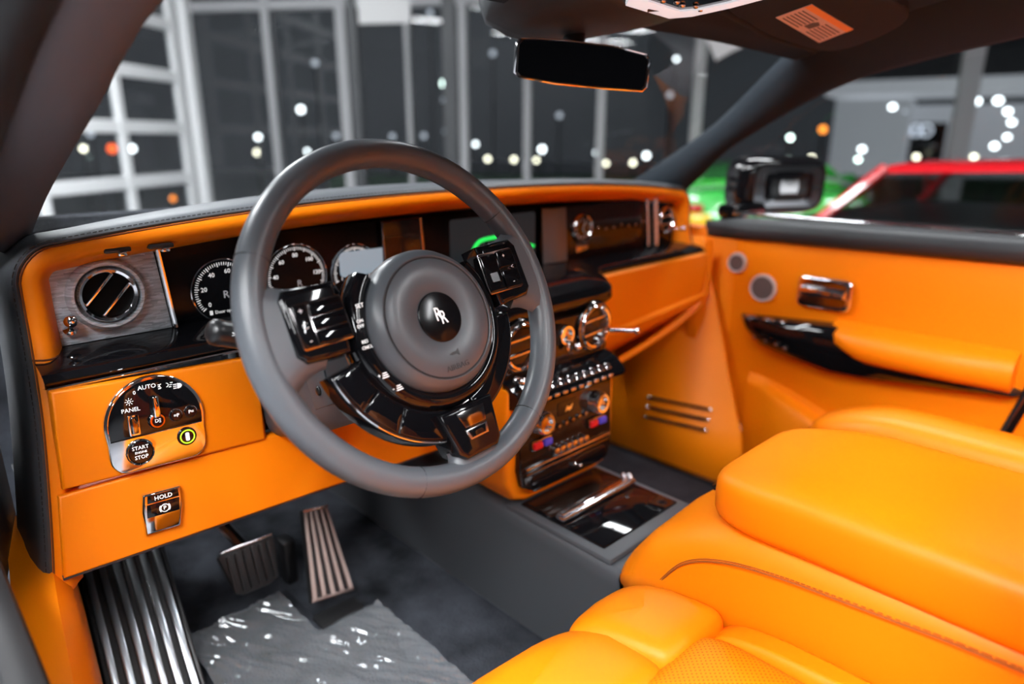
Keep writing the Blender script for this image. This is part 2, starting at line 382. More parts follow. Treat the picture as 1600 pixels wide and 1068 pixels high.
# pillars and roof rail: sections between windshield edge A and door edge C
def pillar(A, Cc, sgn, name, m, label):
    rows = []
    A = catmull(A, 6); Cc = catmull(Cc, 6)
    for a, c in zip(A, Cc):
        mid = (a + c) / 2; d = (c - a); inn = Vector((-sgn * .55, -.55, -.35)).normalized(); w_ = d.length
        rows.append([a, a + d * .12 + inn * .012, a + d * .35 + inn * .024, a + d * .65 + inn * .022, a + d * .9 + inn * .009, c, c - inn * .03, mid - inn * .05, a - inn * .025])
    return B().loft(rows, True, True).build(name, m, kind='structure', label=label, smooth=60)
pillar([(.66, .52, .70), (.66, .44, .745), (.66, .259, .857), (.61, .08, .99), (.52, -.06, 1.035), (.48, -.36, 1.055)],
       [(.712, .38, .69), (.71, .31, .755), (.705, .23, .822), (.685, .018, .929), (.672, -.155, .972), (.66, -.37, 1.006)], 1, 'trim_4', 'headliner', 'dark cloth right windshield pillar and roof rail')
pillar([(-.663, .50, .69), (-.648, .37, .77), (-.622, .19, .867), (-.598, .065, .945), (-.52, -.06, 1.035), (-.48, -.36, 1.055)],
       [(-.715, .36, .72), (-.697, .27, .80), (-.682, .09, .881), (-.668, .0, .926), (-.664, -.155, .972), (-.66, -.37, 1.006)], -1, 'trim_5', 'pillar_cloth', 'grey cloth left windshield pillar')
sp = catmull([(-.735, .30, .70), (-.722, .26, .80), (-.705, .09, .892), (-.692, .0, .938), (-.688, -.155, .985), (-.68, -.40, 1.02)], 6)
B().tube(sp, .021, 10).build('trim_6', 'seal', kind='structure', label='black rubber seal along the left door opening')
B().tube([p + Vector((-.045, .03, .012)) for p in sp], .022, 10).build('trim_7', 'dark_leather', kind='structure', label='black outer door frame beside the left pillar')
B().loft([[(x * .60, .115 - .05 * x * x - .5 * v, 1.008 + .04 * v - .02 * abs(x) ** 3 + .035 * (1 - (1 - v) ** 2)) for x in [-1 + .2 * i for i in range(11)]] for v in [i / 8 for i in range(9)]]).build('ceiling', 'headliner', kind='structure', label='dark headliner above the windshield', solid=.012)
# windshield glass
b = B(); rows = []
for v in [i / 10 for i in range(11)]:
    rows.append([(lerp(.672, .60, v) * x, lerp(.80 - .30 * x * x, .12 - .05 * x * x, v), lerp(.70, 1.012 - .016 * abs(x) ** 3, v) + .035 * math.sin(math.pi * v)) for x in [-1 + .1 * i for i in range(21)]])
b.loft(rows).build('window_2', 'window_glass', kind='structure', label='curved windshield above the dashboard')

# ------------------------------------------------------------------ dashboard
dash = thing('dashboard', 'orange and grey leather dashboard running across the car behind the steering wheel', 'dashboard', (0, .35, .30))
def zc(x): return .748 - .034 * (abs(x) / .66) ** 2.5
left = [(-.728, .262, .325), (-.722, .266, .36), (-.712, .276, .43), (-.700, .297, .52), (-.692, .328, .60), (-.690, .335, .655)]
arc = []
for k in range(1, 9):
    t = R(180 - 90 * k / 9); arc.append((-.645 + .045 * math.cos(t), .335, .668 + .048 * math.sin(t)))
top = [(x, .335, zc(x)) for x in [-.645 + 1.29 * i / 40 for i in range(41)]]
half = catmull(left, 6)[:-1]
path = [Vector(p) for p in half] + [Vector(p) for p in arc] + [Vector(p) for p in top]
path += [Vector((-p.x, p.y, p.z)) for p in [Vector(q) for q in arc][::-1]] + [Vector((-p.x, p.y, p.z)) for p in [Vector(q) for q in half][::-1]]
def sweep(profile):
    rows = []; n = len(path)
    for i, p in enumerate(path):
        t = path[min(i + 1, n - 1)] - path[max(i - 1, 0)]; t.normalize(); nr = Vector((-t.z, 0, t.x)).normalized()
        s = i / (n - 1)
        rows.append([p + nr * q + Vector((0, dy, 0)) for q, dy in profile(p)])
    return rows
lo = len(half)
def orange_prof(p):
    low = sstep((.60 - p.z) / .12)
    return [(0, 0), (-.003, -.003), (-.010, -.006), (-.016, -.0055), (-.022, 0), (-.030, .014), (-.036, lerp(.030, .022, low)), (-.036, .05)]
def pad_prof(p):
    up = sstep((p.z - .70) / .02); fw = .80 - .30 * (p.x / .66) ** 2 - .335
    far = lerp(.14, max(fw, .14), up)
    return [(-.0005, .001), (.003, -.001), (.008, .006), (.0105, .020), (lerp(.013, .010, up), .05), (lerp(.013, .004, up), .05 + (far - .05) * .3), (lerp(.012, -.012, up), far * .7), (lerp(.012, -.036, up), far)]
rows = sweep(orange_prof)
cut = next(i for i, p in enumerate(path) if p.z > .588); n = len(rows)
B().loft(rows[cut:n - cut]).build('brow', 'orange', dash, label='orange leather hood edge over the instruments', smooth=60)
B().loft(rows[:cut + 1]).build('end_strip', 'orange', dash, smooth=60)
B().loft(rows[n - cut - 1:]).build('end_strip', 'orange', dash, smooth=60)
B().loft(sweep(pad_prof)).build('top_pad', 'grey_leather', dash, label='grey stitched leather top pad', smooth=60)
st = [r[0] for r in sweep(lambda p: [(.0062, .0005)])]
stitches(st, .0042, .0022, .0007).build('stitching', 'stitch', dash, label='dark stitching along the pad', kind='stuff', smooth=0)
st = [r[0] for r in sweep(lambda p: [(-.0012, -.0018)])]
B().tube(st, .0011, 5).build('seam', 'seam_brown', dash, smooth=0)
B().tube([r for r in sweep(orange_prof)[cut]], .0012, 5).build('seam', 'seam_brown', dash, smooth=0)
# two sensor clips under the brow
for x in (-.585, -.535):
    c = B().box((x, .338, .7035), (.030, .020, .006), .002, M=None).build('clip', 'black_plastic', dash)
    B().box((x + .004, .331, .699), (.010, .010, .006), .0015).build('clip_tab', 'chrome', c)
# fascia backing and panels
FY = .362
B().box((0, .385, .645), (1.35, .03, .125)).build('fascia_back', 'void', dash, smooth=0)
FR = frame((0, FY, 0))
def panel(x0, x1, z0, z1, m, name, par=dash, d=.006, bev=.0015, y=FY):
    return B(frame((0, y, 0))).prism([(x0, z0), (x1, z0), (x1, z1), (x0, z1)], 0, d, bev).build(name, m, par, smooth=30)
B(FR).prism([(-.678, .590), (-.528, .590), (-.538, .702), (-.63, .704), (-.660, .69), (-.676, .66)], 0, .005, .0015).build('vent_panel', 'brushed_panel', dash, label='brushed metal panel around the left vent', smooth=30)
B().tube([(-.5335, .357, .702), (-.5245, .355, .59)], .0032, 8).build('chrome_strip', 'chrome', dash)
panel(-.19, -.108, .59, .705, 'wood_gloss', 'wood_panel')
B().tube([(-.190, .357, .705), (-.184, .355, .59)], .0016, 8).build('chrome_strip', 'dark_chrome', dash)
B().tube([(-.112, .357, .705), (-.106, .355, .59)], .003, 8).build('chrome_strip', 'dark_chrome', dash)
b = B(); rows = []
for i in range(25):                                                # curved dark gallery panel, ends rolled
    x = lerp(.186, .552, i / 24); e = min(i, 24 - i) / 4; yy = .357 - .010 * sstep(e)
    rows.append([(x, yy + .004, .702), (x, yy, .690), (x, yy - .001, .64), (x, yy, .60), (x, yy + .004, .586)])
b.loft(rows).build('gallery_panel', 'wood_gloss', dash, label='glossy dark gallery panel on the passenger side', smooth=60)
B().loft([[(.186, .356, .70), (.205, .346, .70), (.225, .3445, .70), (.246, .345, .70)], [(.190, .354, .59), (.209, .344, .59), (.230, .3425, .59), (.251, .343, .59)]]).build('gallery_edge', 'smoke_metal', dash, smooth=60)
for x in (.530, .560): B().tube([(x, .349, .70), (x + .012, .347, .59)], .004 if x < .55 else .008, 8).build('chrome_strip', 'satin', dash)
panel(.575, .678, .59, .702, 'wood_gloss', 'vent_panel')
for i in range(8): B().superell((.325 + .027 * i, .3445, .647 + .003 * math.sin(i * 2)), (.0028, .0016, .0028), 1, 1, 10, 6).build('stud', 'satin', dash)
# gloss black trim shelf
b = B(); rows = []
for i in range(81):
    x = lerp(-.692, .692, i / 80); bl = 1 - sstep((abs(x) - .125) / .17)
    rows.append([(x, .372, .592), (x, lerp(.350, .335, bl), .5885), (x, lerp(.318, .22, bl), lerp(.5845, .597, bl)), (x, lerp(.298, .150, bl), lerp(.580, .591, bl)), (x, lerp(.286, .136, bl), lerp(.5745, .580, bl)), (x, lerp(.282, .134, bl), lerp(.570, .562, bl)), (x, lerp(.285, .150, bl), lerp(.562, .547, bl)), (x, lerp(.31, .19, bl), lerp(.556, .545, bl))])
b.loft(rows).build('trim_shelf', 'piano_black', dash, label='gloss black shelf under the instruments', smooth=60)
ch = [(x, .2835, .5615) for x in [lerp(-.69, -.29, i / 10) for i in range(11)]]
B().tube(ch, .002, 6).build('chrome_strip', 'chrome', dash)
B().tube([(-x, y, z) for x, y, z in ch], .002, 6).build('chrome_strip', 'dark_chrome', dash)
# driver lower panel
def lower_panel(pts3, thick, name, m='orange'):
    A, Bq, Cq, D = [Vector(p) for p in pts3]                       # TL TR BR BL
    F = frame(A, Bq - A, A - D); Fi = F.inverted()
    q = [(Fi @ p).to_2d() for p in (A, D, Cq, Bq)]
    return F, B(F).prism([tuple(v) for v in q], -.02, thick, .004, seg=3).build(name, m, dash, smooth=50)
LP, _ = lower_panel([(-.689, .276, .5615), (-.452, .276, .5505), (-.457, .262, .434), (-.6975, .262, .447)], .0, 'switch_panel')
KP, _ = lower_panel([(-.703, .266, .440), (-.146, .266, .4325), (-.146, .252, .3265), (-.716, .252, .343)], .0, 'knee_panel')
B().loft([[(-.716, .254, .344), (-.12, .254, .326)], [(-.716, .30, .325), (-.12, .30, .305)], [(-.71, .60, .36), (-.12, .60, .36)]]).build('knee_underside', 'black_plastic', dash, smooth=0, solid=.006)
B().box((-.30, .33, .50), (.34, .06, .14), .004).build('column_recess', 'piano_black', dash)
B().loft([[(-.456, .280, .55), (-.435, .33, .55)], [(-.458, .266, .437), (-.43, .33, .437)]]).build('recess_side', 'orange', dash, smooth=0, solid=.004)
# glovebox and shelf below it, passenger side
def gy(z): return .276 - (.562 - z) * .10
b = B(); b.prism([(.17, .425), (.672, .470), (.690, .566), (.17, .562)], -.02, .004, .006, frame((0, .272, 0)), 3); b.build('glovebox_door', 'orange', dash, smooth=50)
b = B(); rows = []
for i in range(13):
    x = lerp(.14, .70, i / 12); t = i / 12; zt = lerp(.430, .474, t)
    rows.append([(x, .268, zt), (x, .262, zt - .008), (x, .272, zt - .03), (x, .30, lerp(.345, .43, t)), (x, .36, lerp(.33, .42, t)), (x, .60, .36)])
b.loft(rows).build('lower_shelf', 'orange', dash, smooth=50)
rows = []
for yy, x0, z0 in ((.262, .695, .60), (.262, .703, .50), (.262, .690, .455), (.265, .64, .425), (.27, .55, .395), (.275, .40, .36), (.28, .22, .335)):
    rows.append([(x0 - .016, yy + .012, z0 + .004), (x0 - .006, yy, z0), (x0 + .010, yy + .004, z0 - .006), (x0 + .018, yy + .03, z0 - .01)])
B().loft(rows).build('edge_roll', 'orange', dash, smooth=70, sub=1)

def vent(M, parent, Rr, vanes, ang, bezel=None, name='air_vent', depth=.03, label=None, cup='chrome'):
    v = B(M).lathe([(Rr + .003, -.004), (Rr + .003, .004), (Rr + .001, .0065), (Rr - .002, .0055), (Rr - .004, .002), (Rr - .005, -depth)], 48).build(name, 'chrome', parent, label=label)
    B(M).prism(ell(Rr - .003, Rr - .003), -depth - .004, -depth).build('vent_core', 'void', v, smooth=0)
    Q = M @ Matrix.Rotation(ang, 4, 'Z')
    for o in vanes:
        hl = math.sqrt(max(1e-6, (Rr - .004) ** 2 - o * o)); B(Q).box((0, o, -.004), (2 * hl, .0042, .011), .0012).build('vane', 'chrome', v)
    return v
VM = frame((-.599, .355, .647))
B(VM).lathe([(.034, -.004), (.035, .003), (.0375, .0092), (.0405, .0096), (.0440, .005), (.0455, -.003)], 64).build('vent_bezel', 'brushed_panel', dash, label='brushed round bezel of the left vent')
vent(Matrix.Translation((0, -.0035, 0)) @ VM, dash, .0312, (-.0115, .0115), R(47), depth=.002, label='round left vent with two slanted chrome vanes')
VR = frame((.618, .3515, .645))
vent(VR, dash, .030, (-.010, .010), R(0), depth=.002, label='small round vent at the passenger end')
def pull(p, d, parent, s=1.):
    d = Vector(d).normalized(); F = frame(p, d.orthogonal(), d.cross(d.orthogonal()))
    if (F @ Vector((0, 0, 1)) - F.translation).dot(d) < 0: F = F @ Matrix.Rotation(math.pi, 4, 'X')
    return B(F).lathe([(0.0001, 0), (.0072 * s, 0), (.0076 * s, .002 * s), (.005 * s, .004 * s), (.0032 * s, .007 * s), (.0032 * s, .012 * s), (.0055 * s, .014 * s), (.0074 * s, .018 * s), (.0076 * s, .0205 * s), (.006 * s, .0255 * s), (.003 * s, .028 * s), (.0001, .0285 * s)], 24).build('pull_knob', 'chrome', parent, label='chrome organ stop pull')
pull((-.645, .357, .608), (0, -.72, .70), dash, 1.05)
pull((.665, .352, .618), (.2, -.9, .2), dash, .9)

# ------------------------------------------------------------------ instrument cluster
clu = thing('instrument_cluster', 'black glass instrument cluster with three round dials behind the steering wheel', 'instrument panel', (-.36, .37, .59))
B(frame((0, .366, 0))).prism([(-.527, .588), (-.188, .588), (-.192, .705), (-.535, .705)], 0, .004, .001).build('glass', 'cluster_black', clu, smooth=30)
def dial(cx, cz, r, a0, a1, nt, nums, nsize, name='dial'):
    F = frame((cx, .3625, cz))
    d = B(F).prism(ell(r, r, 56), -.0005, .0008).build(name, 'cluster_black', clu, smooth=0)
    B(F).torus(r + .001, .0014, seg=64, ring=8).build('dial_ring', 'chrome', d)
    b = B(F)
    for i in range(nt + 1):
        a = R(lerp(a0, a1, i / nt)); big = i % 5 == 0; l = .0058 if big else .0042
        Mx = Matrix.Rotation(a, 4, 'Z'); b.box((r - .003 - l / 2, 0, .0012), (l, .0011 if big else .0008, .0006), M=Mx)
    b.build('tick_marks', 'print_white', d, kind='stuff', smooth=0)
    b = B(F)
    for i, t in enumerate(nums):
        a = R(lerp(a0, a1, i / (len(nums) - 1))); b.text(t, nsize, Matrix.Translation(((r - .0155) * math.cos(a), (r - .0155) * math.sin(a), .0012)))
    b.build('numerals', 'print_white', d, smooth=0)
    return d, F
d1, F1 = dial(-.452, .6285, .0435, 218, -20, 50, ['0', '20', '40', '60', '80', '100'], .0088)
B(F1).text('R', .015, Matrix.Translation((.002, -.006, .0012))).build('monogram', 'print_dim', d1, smooth=0)
B(F1).text('Door open.', .0064, Matrix.Translation((-.001, -.0290, .0012)), ext=.0002).build('message', 'print_white', d1, smooth=0)
B(F1).box((-.0215, -.0288, .0012), (.004, .006, .0005)).build('door_icon', 'print_white', d1, smooth=0)
d2, F2 = dial(-.342, .6325, .049, 215, -35, 60, ['20', '40', '60', '80', '100', '120', '140'], .0088)
B(F2).text('R', .014, Matrix.Translation((.004, -.010, .0012))).build('monogram', 'print_dim', d2, smooth=0)
d3, F3 = dial(-.240, .6285, .0425, 200, -20, 50, ['1', '2', '3', '4', '5', '6'], .008)
B(frame((-.226, .359, .642))).prism(rrect(.088, .040, .008), 0, .0012, .0004).build('info_display', 'screen_blue', clu, label='pale blue lit information display', smooth=0)
for i, (x, z) in enumerate(((-.302, .6045), (-.291, .6045), (-.294, .612))): B(frame((x, .3625, z))).prism(rrect(.0075, .004, .001), 0, .001).build('telltale', 'print_dim', clu, smooth=0)

# ------------------------------------------------------------------ centre display
scr = thing('navigation_screen', 'dark navigation screen with a green route line in the dashboard middle', 'screen', (.04, .37, .59))
SF = frame((.042, .366, .645))
B(SF).prism(rrect(.286, .118, .004), -.002, .004, .001).build('bezel', 'cluster_black', scr, smooth=30)
B(SF).prism(rrect(.218, .100, .006, cx=.022), .0042, .0046).build('display', 'screen_map', scr, smooth=0)
b = B(SF); rt = catmull([(-.048, -.024, .0052), (-.038, -.016, .0052), (-.020, .004, .0052), (.010, .009, .0052), (.049, .008, .0052), (.083, -.005, .0052), (.126, -.018, .0052)], 6)
b.tube(rt, .0036, 6).build('route_line', 'led_green', scr)
for i, (x, y, s) in enumerate(((-.118, .030, .006), (-.118, .012, .006), (-.116, -.008, .007), (-.114, -.028, .007), (-.044, .022, .003), (.086, .036, .007), (.070, .040, .003))):
    B(SF).prism(ell(s * .55, s * .55, 14), .0042, .0052).build('menu_icon', 'print_dim', scr, smooth=0)
clk = thing('dashboard_clock', 'round chrome clock set in the glossy gallery panel', 'clock', (.296, .345, .615))
CF = frame((.297, .346, .652))
B(CF).lathe([(.0001, .002), (.024, .002), (.026, .006), (.029, .007), (.031, .003), (.032, -.003)], 40).build('clock_case', 'dark_chrome', clk)
B(CF).prism(ell(.0245, .0245), .001, .0032).build('clock_face', 'glass_black', clk, smooth=0)
b = B(CF)
for i in range(12): b.box((.019, 0, .0036), (.006, .0014, .0006), M=Matrix.Rotation(R(30 * i), 4, 'Z'))
b.build('hour_marks', 'print_dim', clk, smooth=0)
for a, l in ((60, .017), (-55, .011)): B(CF).box((l / 2, 0, .0044), (l, .0018, .0006), M=Matrix.Rotation(R(a), 4, 'Z')).build('clock_hand', 'print_dim', clk, smooth=0)
B(CF).box((.004, -.041, -.002), (.040, .022, .008), .003).build('clock_plinth', 'dark_chrome', clk)

# ------------------------------------------------------------------ light switch panel with start button
ls = thing('light_switch_panel', 'oval chrome switch panel with start button on the orange lower dash', 'switch panel', (-.588, .265, .445))
LF = frame((-.5895, .2685, .499), (.997, 0, -.045), (0, .013, .115))
def dome(a, bt, bb, r=.02, n=28):
    pts = [(a * math.cos(math.pi * k / n), bt * math.sin(math.pi * k / n)) for k in range(n + 1)]
    pts += [(-a * .97, -bb * .30)] + [(-a * .97 + r + r * math.cos(R(180 + 90 * k / 6)), -bb + r + r * math.sin(R(180 + 90 * k / 6))) for k in range(7)]
    pts += [(a * .97 - r + r * math.cos(R(270 + 90 * k / 6)), -bb + r + r * math.sin(R(270 + 90 * k / 6))) for k in range(7)] + [(a * .97, -bb * .30)]
    return pts
B(LF).prism(dome(.0575, .0585, .056), -.002, .004, .0018, seg=3).build('plate', 'chrome', ls, label='mirror finish plate')
inl = [(.0535 * math.cos(math.pi * k / 28), .0545 * math.sin(math.pi * k / 28)) for k in range(29)] + [(-.0525, -.0135), (.0525, -.0115)]
B(LF).prism(inl, .0038, .0046, .0004).build('inlay', 'piano_black', ls, label='glossy dark upper inlay')
B(LF).tube([(x, y, .0046) for x, y in inl], .0007, 5, closed=True).build('rim', 'chrome', ls)
def T(x, y, z=.005): return Matrix.Translation((x, y, z))
b = B(LF); b.text('AUTO', .0074, T(-.0055, .0455)); b.text('0', .0066, T(-.020, .0410)); b.text('PANEL', .0070, T(-.0265, .021)); b.build('lettering', 'print_white', ls, smooth=0)
b = B(LF)
for sx in (-1, 1): b.torus(.0024, .0004, T(.0135 + sx * .0028, .0435), 12, 4, a0=-90 if sx > 0 else 90, a1=90 if sx > 0 else 270)
for k in range(3):
    b.box((.0205 + .001 * k, .0405 + .0025 * k, .005), (.003, .0008, .0004)); b.box((.0082, .0405 + .0025 * k, .005), (.003, .0008, .0004))
    b.box((.0262, .0375 + .0024 * k, .005), (.0042, .0009, .0004))
b.prism([(.029, .0365), (.033, .0375), (.0345, .040), (.033, .0425), (.029, .0435)], .0048, .0052)
b.torus(.0016, .0004, T(-.027, .0315), 12, 4)
for k in range(8): b.box((.0038, 0, 0), (.0018, .0006, .0004), M=T(-.027, .0315) @ Matrix.Rotation(R(45 * k), 4, 'Z'))
b.build('lamp_icons', 'print_white', ls, smooth=0)
rs = B(LF).lathe([(.0001, .008), (.0062, .008), (.0065, .0105), (.0085, .0105), (.0098, .008), (.0100, .004)], 32, T(0, .0025, 0)).build('rotary_switch', 'chrome', ls)
B(LF).box((0, .020, .0085), (.0085, .027, .008), .002).build('pointer', 'chrome', rs)
B(LF).prism(ell(.0062, .0062, 24, 0, .0025), .0075, .0095).build('switch_face', 'piano_black', rs, smooth=0)
b = B(LF); b.text('D', .0062, T(-.001, .0025, .0097))
for k in range(3): b.box((.0026, .0005 + .002 * k, .0097), (.0022, .0006, .0004))
b.build('fog_icon', 'print_white', rs, smooth=0)
tw = B(LF).prism(rrect(.0125, .026, .002, cx=-.0255, cy=.002), .004, .0062, .0006).build('thumbwheel', 'chrome', ls)
B(LF).box((-.0255, .002, .0064), (.0085, .021, .0044), .0018).build('wheel_insert', 'dark_chrome', tw)
for x, y, tt in ((.0228, .0035, '=P'), (.0405, .0045, 'P=')):
    q = B(LF).lathe([(.0001, .0068), (.0062, .0066), (.0072, .0055), (.0074, .004)], 24, T(x, y, 0)).build('round_button', 'piano_black', ls)
    B(LF).torus(.0076, .0006, T(x, y, .0048), 24, 5).build('button_ring', 'dark_chrome', q); B(LF).text(tt, .0062, T(x, y, .0072)).build('button_mark', 'print_white', q, smooth=0)
sb = B(LF).lathe([(.0001, .0070), (.0128, .0068), (.0138, .0055), (.014, .004)], 36, T(-.0225, -.0325, 0)).build('start_button', 'piano_black', ls, label='round black start stop button')
B(LF).torus(.0148, .0013, T(-.0225, -.0325, .0056), 36, 8).build('button_ring', 'chrome', sb)
b = B(LF); b.text('START', .0064, T(-.0225, -.0265, .0072)); b.text('ENGINE', .0038, T(-.0225, -.0322, .0072)); b.text('STOP', .0064, T(-.0225, -.0383, .0072)); b.build('lettering', 'print_white', sb, smooth=0)
gb = B(LF).lathe([(.0001, .0066), (.0108, .0064), (.0116, .0055), (.0118, .004)], 32, T(.0325, -.0265, 0)).build('park_button', 'piano_black', ls, label='round button with lime green ring')
B(LF).torus(.0083, .0008, T(.0325, -.0265, .0069), 32, 6).build('lit_ring', 'led_lime', gb); B(LF).prism(rrect(.0045, .0105, .0015, cx=.0325, cy=-.0265), .0065, .0072).build('car_icon', 'print_white', gb, smooth=0)
# parking brake switch
pb = thing('parking_brake_switch', 'small chrome hold and parking brake switch below the start button', 'switch', (-.602, .255, .358))
PF = frame((-.6015, .2575, .386), (.99, 0, -.06), (0, .014, .105))
B(PF).prism([(-.0225, -.026), (.0185, -.026), (.0235, .0), (.0235, .026), (-.0205, .026), (-.0235, .004)], -.002, .006, .003, seg=3).build('frame', 'chrome', pb)
kb = B(PF).prism([(-.0185, -.004), (.019, -.004), (.0205, .012), (-.0175, .012)], .006, .0082, .001).build('rocker', 'piano_black', pb)
B(PF).prism([(-.0165, .0135), (.0205, .0135), (.0205, .0235), (-.0155, .0235)], .006, .0075, .001).build('upper_key', 'piano_black', pb)
b = B(PF); b.text('HOLD', .0076, T(.002, .0185, .0078)); b.text('P', .0072, T(.002, .004, .0085)); b.torus(.0048, .0005, T(.002, .004, .0085), 20, 4); b.torus(.0062, .0005, T(.002, .004, .0085), 20, 4, a0=-40, a1=40); b.torus(.0062, .0005, T(.002, .004, .0085), 20, 4, a0=140, a1=220); b.build('lettering', 'print_white', pb, smooth=0)

# ------------------------------------------------------------------ steering wheel
tl = R(24.39); e2 = Vector((0, math.sin(tl), math.cos(tl)))
WF = frame((-.38, 0, .65), (1, 0, 0), e2) @ Matrix.Rotation(R(4), 4, 'Z')
sw = thing('steering_wheel', 'grey leather steering wheel with gloss black spokes in front of the dials', 'steering wheel', M=WF)
def arcpts(cx, cy, r, a0, a1, n, z): return [(cx + r * math.cos(R(lerp(a0, a1, i / n))), cy + r * math.sin(R(lerp(a0, a1, i / n))), z) for i in range(n + 1)]
rim = B(WF).torus(.1840, .0160, seg=120, ring=20, ey=1.05).build('rim', 'wheel_leather', sw, smooth=80)
for a in (247, 303, 150, 30):
    Q = Matrix.Rotation(R(a), 4, 'Z') @ Matrix.Translation((.184, 0, 0)) @ Matrix.Rotation(R(90), 4, 'X')
    B(WF).torus(.0161, .0007, Q, 28, 5, 1.).build('seam', 'stitch', rim)
# grey leather webs where the spokes join the rim
def web(side, y0, y1):
    rows = []
    for i in range(9):
        t = i / 8; x = lerp(.128, .178, t); fl = .030 * t ** 2.2
        a, c = y0 - fl, y1 + fl; zc_ = lerp(.004, .0, t); h = lerp(.014, .0150, t)
        rows.append([(side * x, lerp(a, c, k / 10), zc_ + h * (1 - abs(2 * k / 10 - 1) ** 4) ** .5) for k in range(11)] + [(side * x, lerp(c, a, k / 10), zc_ - h * (1 - abs(2 * k / 10 - 1) ** 4) ** .5) for k in range(1, 10)])
    return B(WF).loft(rows, True, True).build('spoke_web', 'wheel_leather', sw, smooth=70)
web(-1, -.028, .056); web(1, -.028, .056)
rows = []
for i in range(9):
    t = i / 8; y = -lerp(.156, .180, t); fl = .026 * t ** 2.2; hw = lerp(.034, .030, t) + fl; h = .013
    rows.append([(.006 + hw * (2 * k / 10 - 1), y, h * (1 - abs(2 * k / 10 - 1) ** 4) ** .5) for k in range(11)] + [(.006 + hw * (1 - 2 * k / 10), y, -h * (1 - abs(2 * k / 10 - 1) ** 4) ** .5) for k in range(1, 10)])
B(WF).loft(rows, True, True).build('spoke_web', 'wheel_leather', sw, smooth=70)
# side spoke pods
def side_pod(s):
    M = Matrix.Scale(s, 4, (1, 0, 0)) if s < 0 else I4
    p = B(WF @ M).prism([(.102, -.0215), (.150, -.019), (.1585, -.010), (.1575, .045), (.150, .054), (.096, .053)], -.012, .020, .006, seg=4).build('spoke', 'piano_black', sw, smooth=50)
    if s < 0:
        B(WF).prism(rrect(.056, .046, .004, cx=-.1235, cy=.0155), .0202, .0212, .0006).build('key_frame', 'dark_chrome', p, smooth=30)
        kk = B(WF).prism(rrect(.0140, .042, .002, cx=-.1425, cy=.0155), .021, .0235, .0008).build('key', 'piano_black', p, smooth=30)
        for j in range(3): B(WF).prism(rrect(.0345, .0128, .0012, cx=-.1155, cy=.0292 - .0137 * j), .021, .0232, .0008).build('key', 'glass_black', p, smooth=30)
        b = B(WF); b.text('+', .009, T(-.1425, .030, .0237)); b.text('-', .009, T(-.1425, .001, .0237)); b.torus(.0028, .0004, T(-.1425, .0155, .0237), 14, 4, a0=40, a1=330); b.build('key_marks', 'print_dim', p, smooth=0)
    else:
        B(WF).prism(rrect(.056, .050, .004, cx=.118, cy=.018), .0202, .0212, .0006).build('key_frame', 'dark_chrome', p, smooth=30)
        for x, y, w_, h_ in ((.1035, .018, .024, .044), (.131, .031, .026, .020), (.131, .006, .026, .022)): B(WF).prism(rrect(w_, h_, .002, cx=x, cy=y), .021, .0232, .0008).build('key', 'piano_black', p, smooth=30)
        b = B(WF); b.text('+', .008, T(.128, .034, .0235)); b.text('<', .008, T(.136, .019, .0235)); b.text('-', .009, T(.131, .002, .0235)); b.build('key_marks', 'print_dim', p, smooth=0)
        B(WF).prism(rrect(.012, .011, .002, cx=.104, cy=.012), .0232, .0238).build('phone_key', 'satin', p, smooth=0)
    return p
side_pod(-1); side_pod(1)
# lower button arc
def sector(r0, r1, a0, a1, z0, z1, n=14, bev=.003, cx=0, cy=-.014):
    pts = [(cx + r1 * math.cos(R(lerp(a0, a1, i / n))), cy + r1 * math.sin(R(lerp(a0, a1, i / n)))) for i in range(n + 1)] + [(cx + r0 * math.cos(R(lerp(a1, a0, i / n))), cy + r0 * math.sin(R(lerp(a1, a0, i / n)))) for i in range(n + 1)]
    return B(WF).prism(pts, z0, z1, bev, seg=3)
low = sector(.094, .133, 190, 262, -.014, .010, 20, .005).build('lower_pod', 'piano_black', sw, smooth=50)
for a0, a1 in ((192, 210), (211, 230), (231, 258)): sector(.101, .128, a0, a1, .009, .0122, 8, .0012).build('key', 'glass_black', low, smooth=40)
B(WF).tube(arcpts(0, -.014, .1305, 192, 260, 24, .0098), .0012, 6).build('chrome_line', 'chrome', low)
lowr = sector(.094, .122, 282, 352, -.014, .008, 20, .005).build('lower_pod', 'piano_black', sw, smooth=50)
# collar round the hub
col_ = B(WF).lathe([(.075, -.004), (.077, .012), (.081, .0195), (.090, .020), (.096, .014), (.098, .0), (.096, -.012)], 64, T(0, -.014, 0), a0=133, a1=395).build('collar', 'piano_black', sw, smooth=60)
B(WF).tube(arcpts(0, -.014, .0985, 190, 390, 60, .004), .0011, 6).build('chrome_line', 'dark_chrome', col_)
b = B(WF)
def lab(t, s, r, a, rot=0): b.text(t, s, Matrix.Translation((r * math.cos(R(a)), -.014 + r * math.sin(R(a)), .0206)) @ Matrix.Rotation(R(rot), 4, 'Z'))
lab('SET', .0062, .0865, 156); lab('ON', .0048, .0870, 166.5); lab('OFF', .0048, .0870, 170); lab('RES', .0048, .0870, 180.5); lab('CNCL', .0046, .0868, 184.5)
b.build('collar_lettering', 'print_white', col_, smooth=0)
b = B(WF)
for a, k in ((206, 0), (219, 1)):
    M = Matrix.Translation((.087 * math.cos(R(a)), -.014 + .087 * math.sin(R(a)), .0206))
    for j in range(3): b.box((0, -.003 + .0022 * j, 0), (.008 - .0015 * j, .0009, .0004), M=M)
    b.text('+' if k == 0 else '-', .006, M @ Matrix.Translation((-.007, 0, 0)))
b.build('collar_icons', 'print_white', col_, smooth=0)
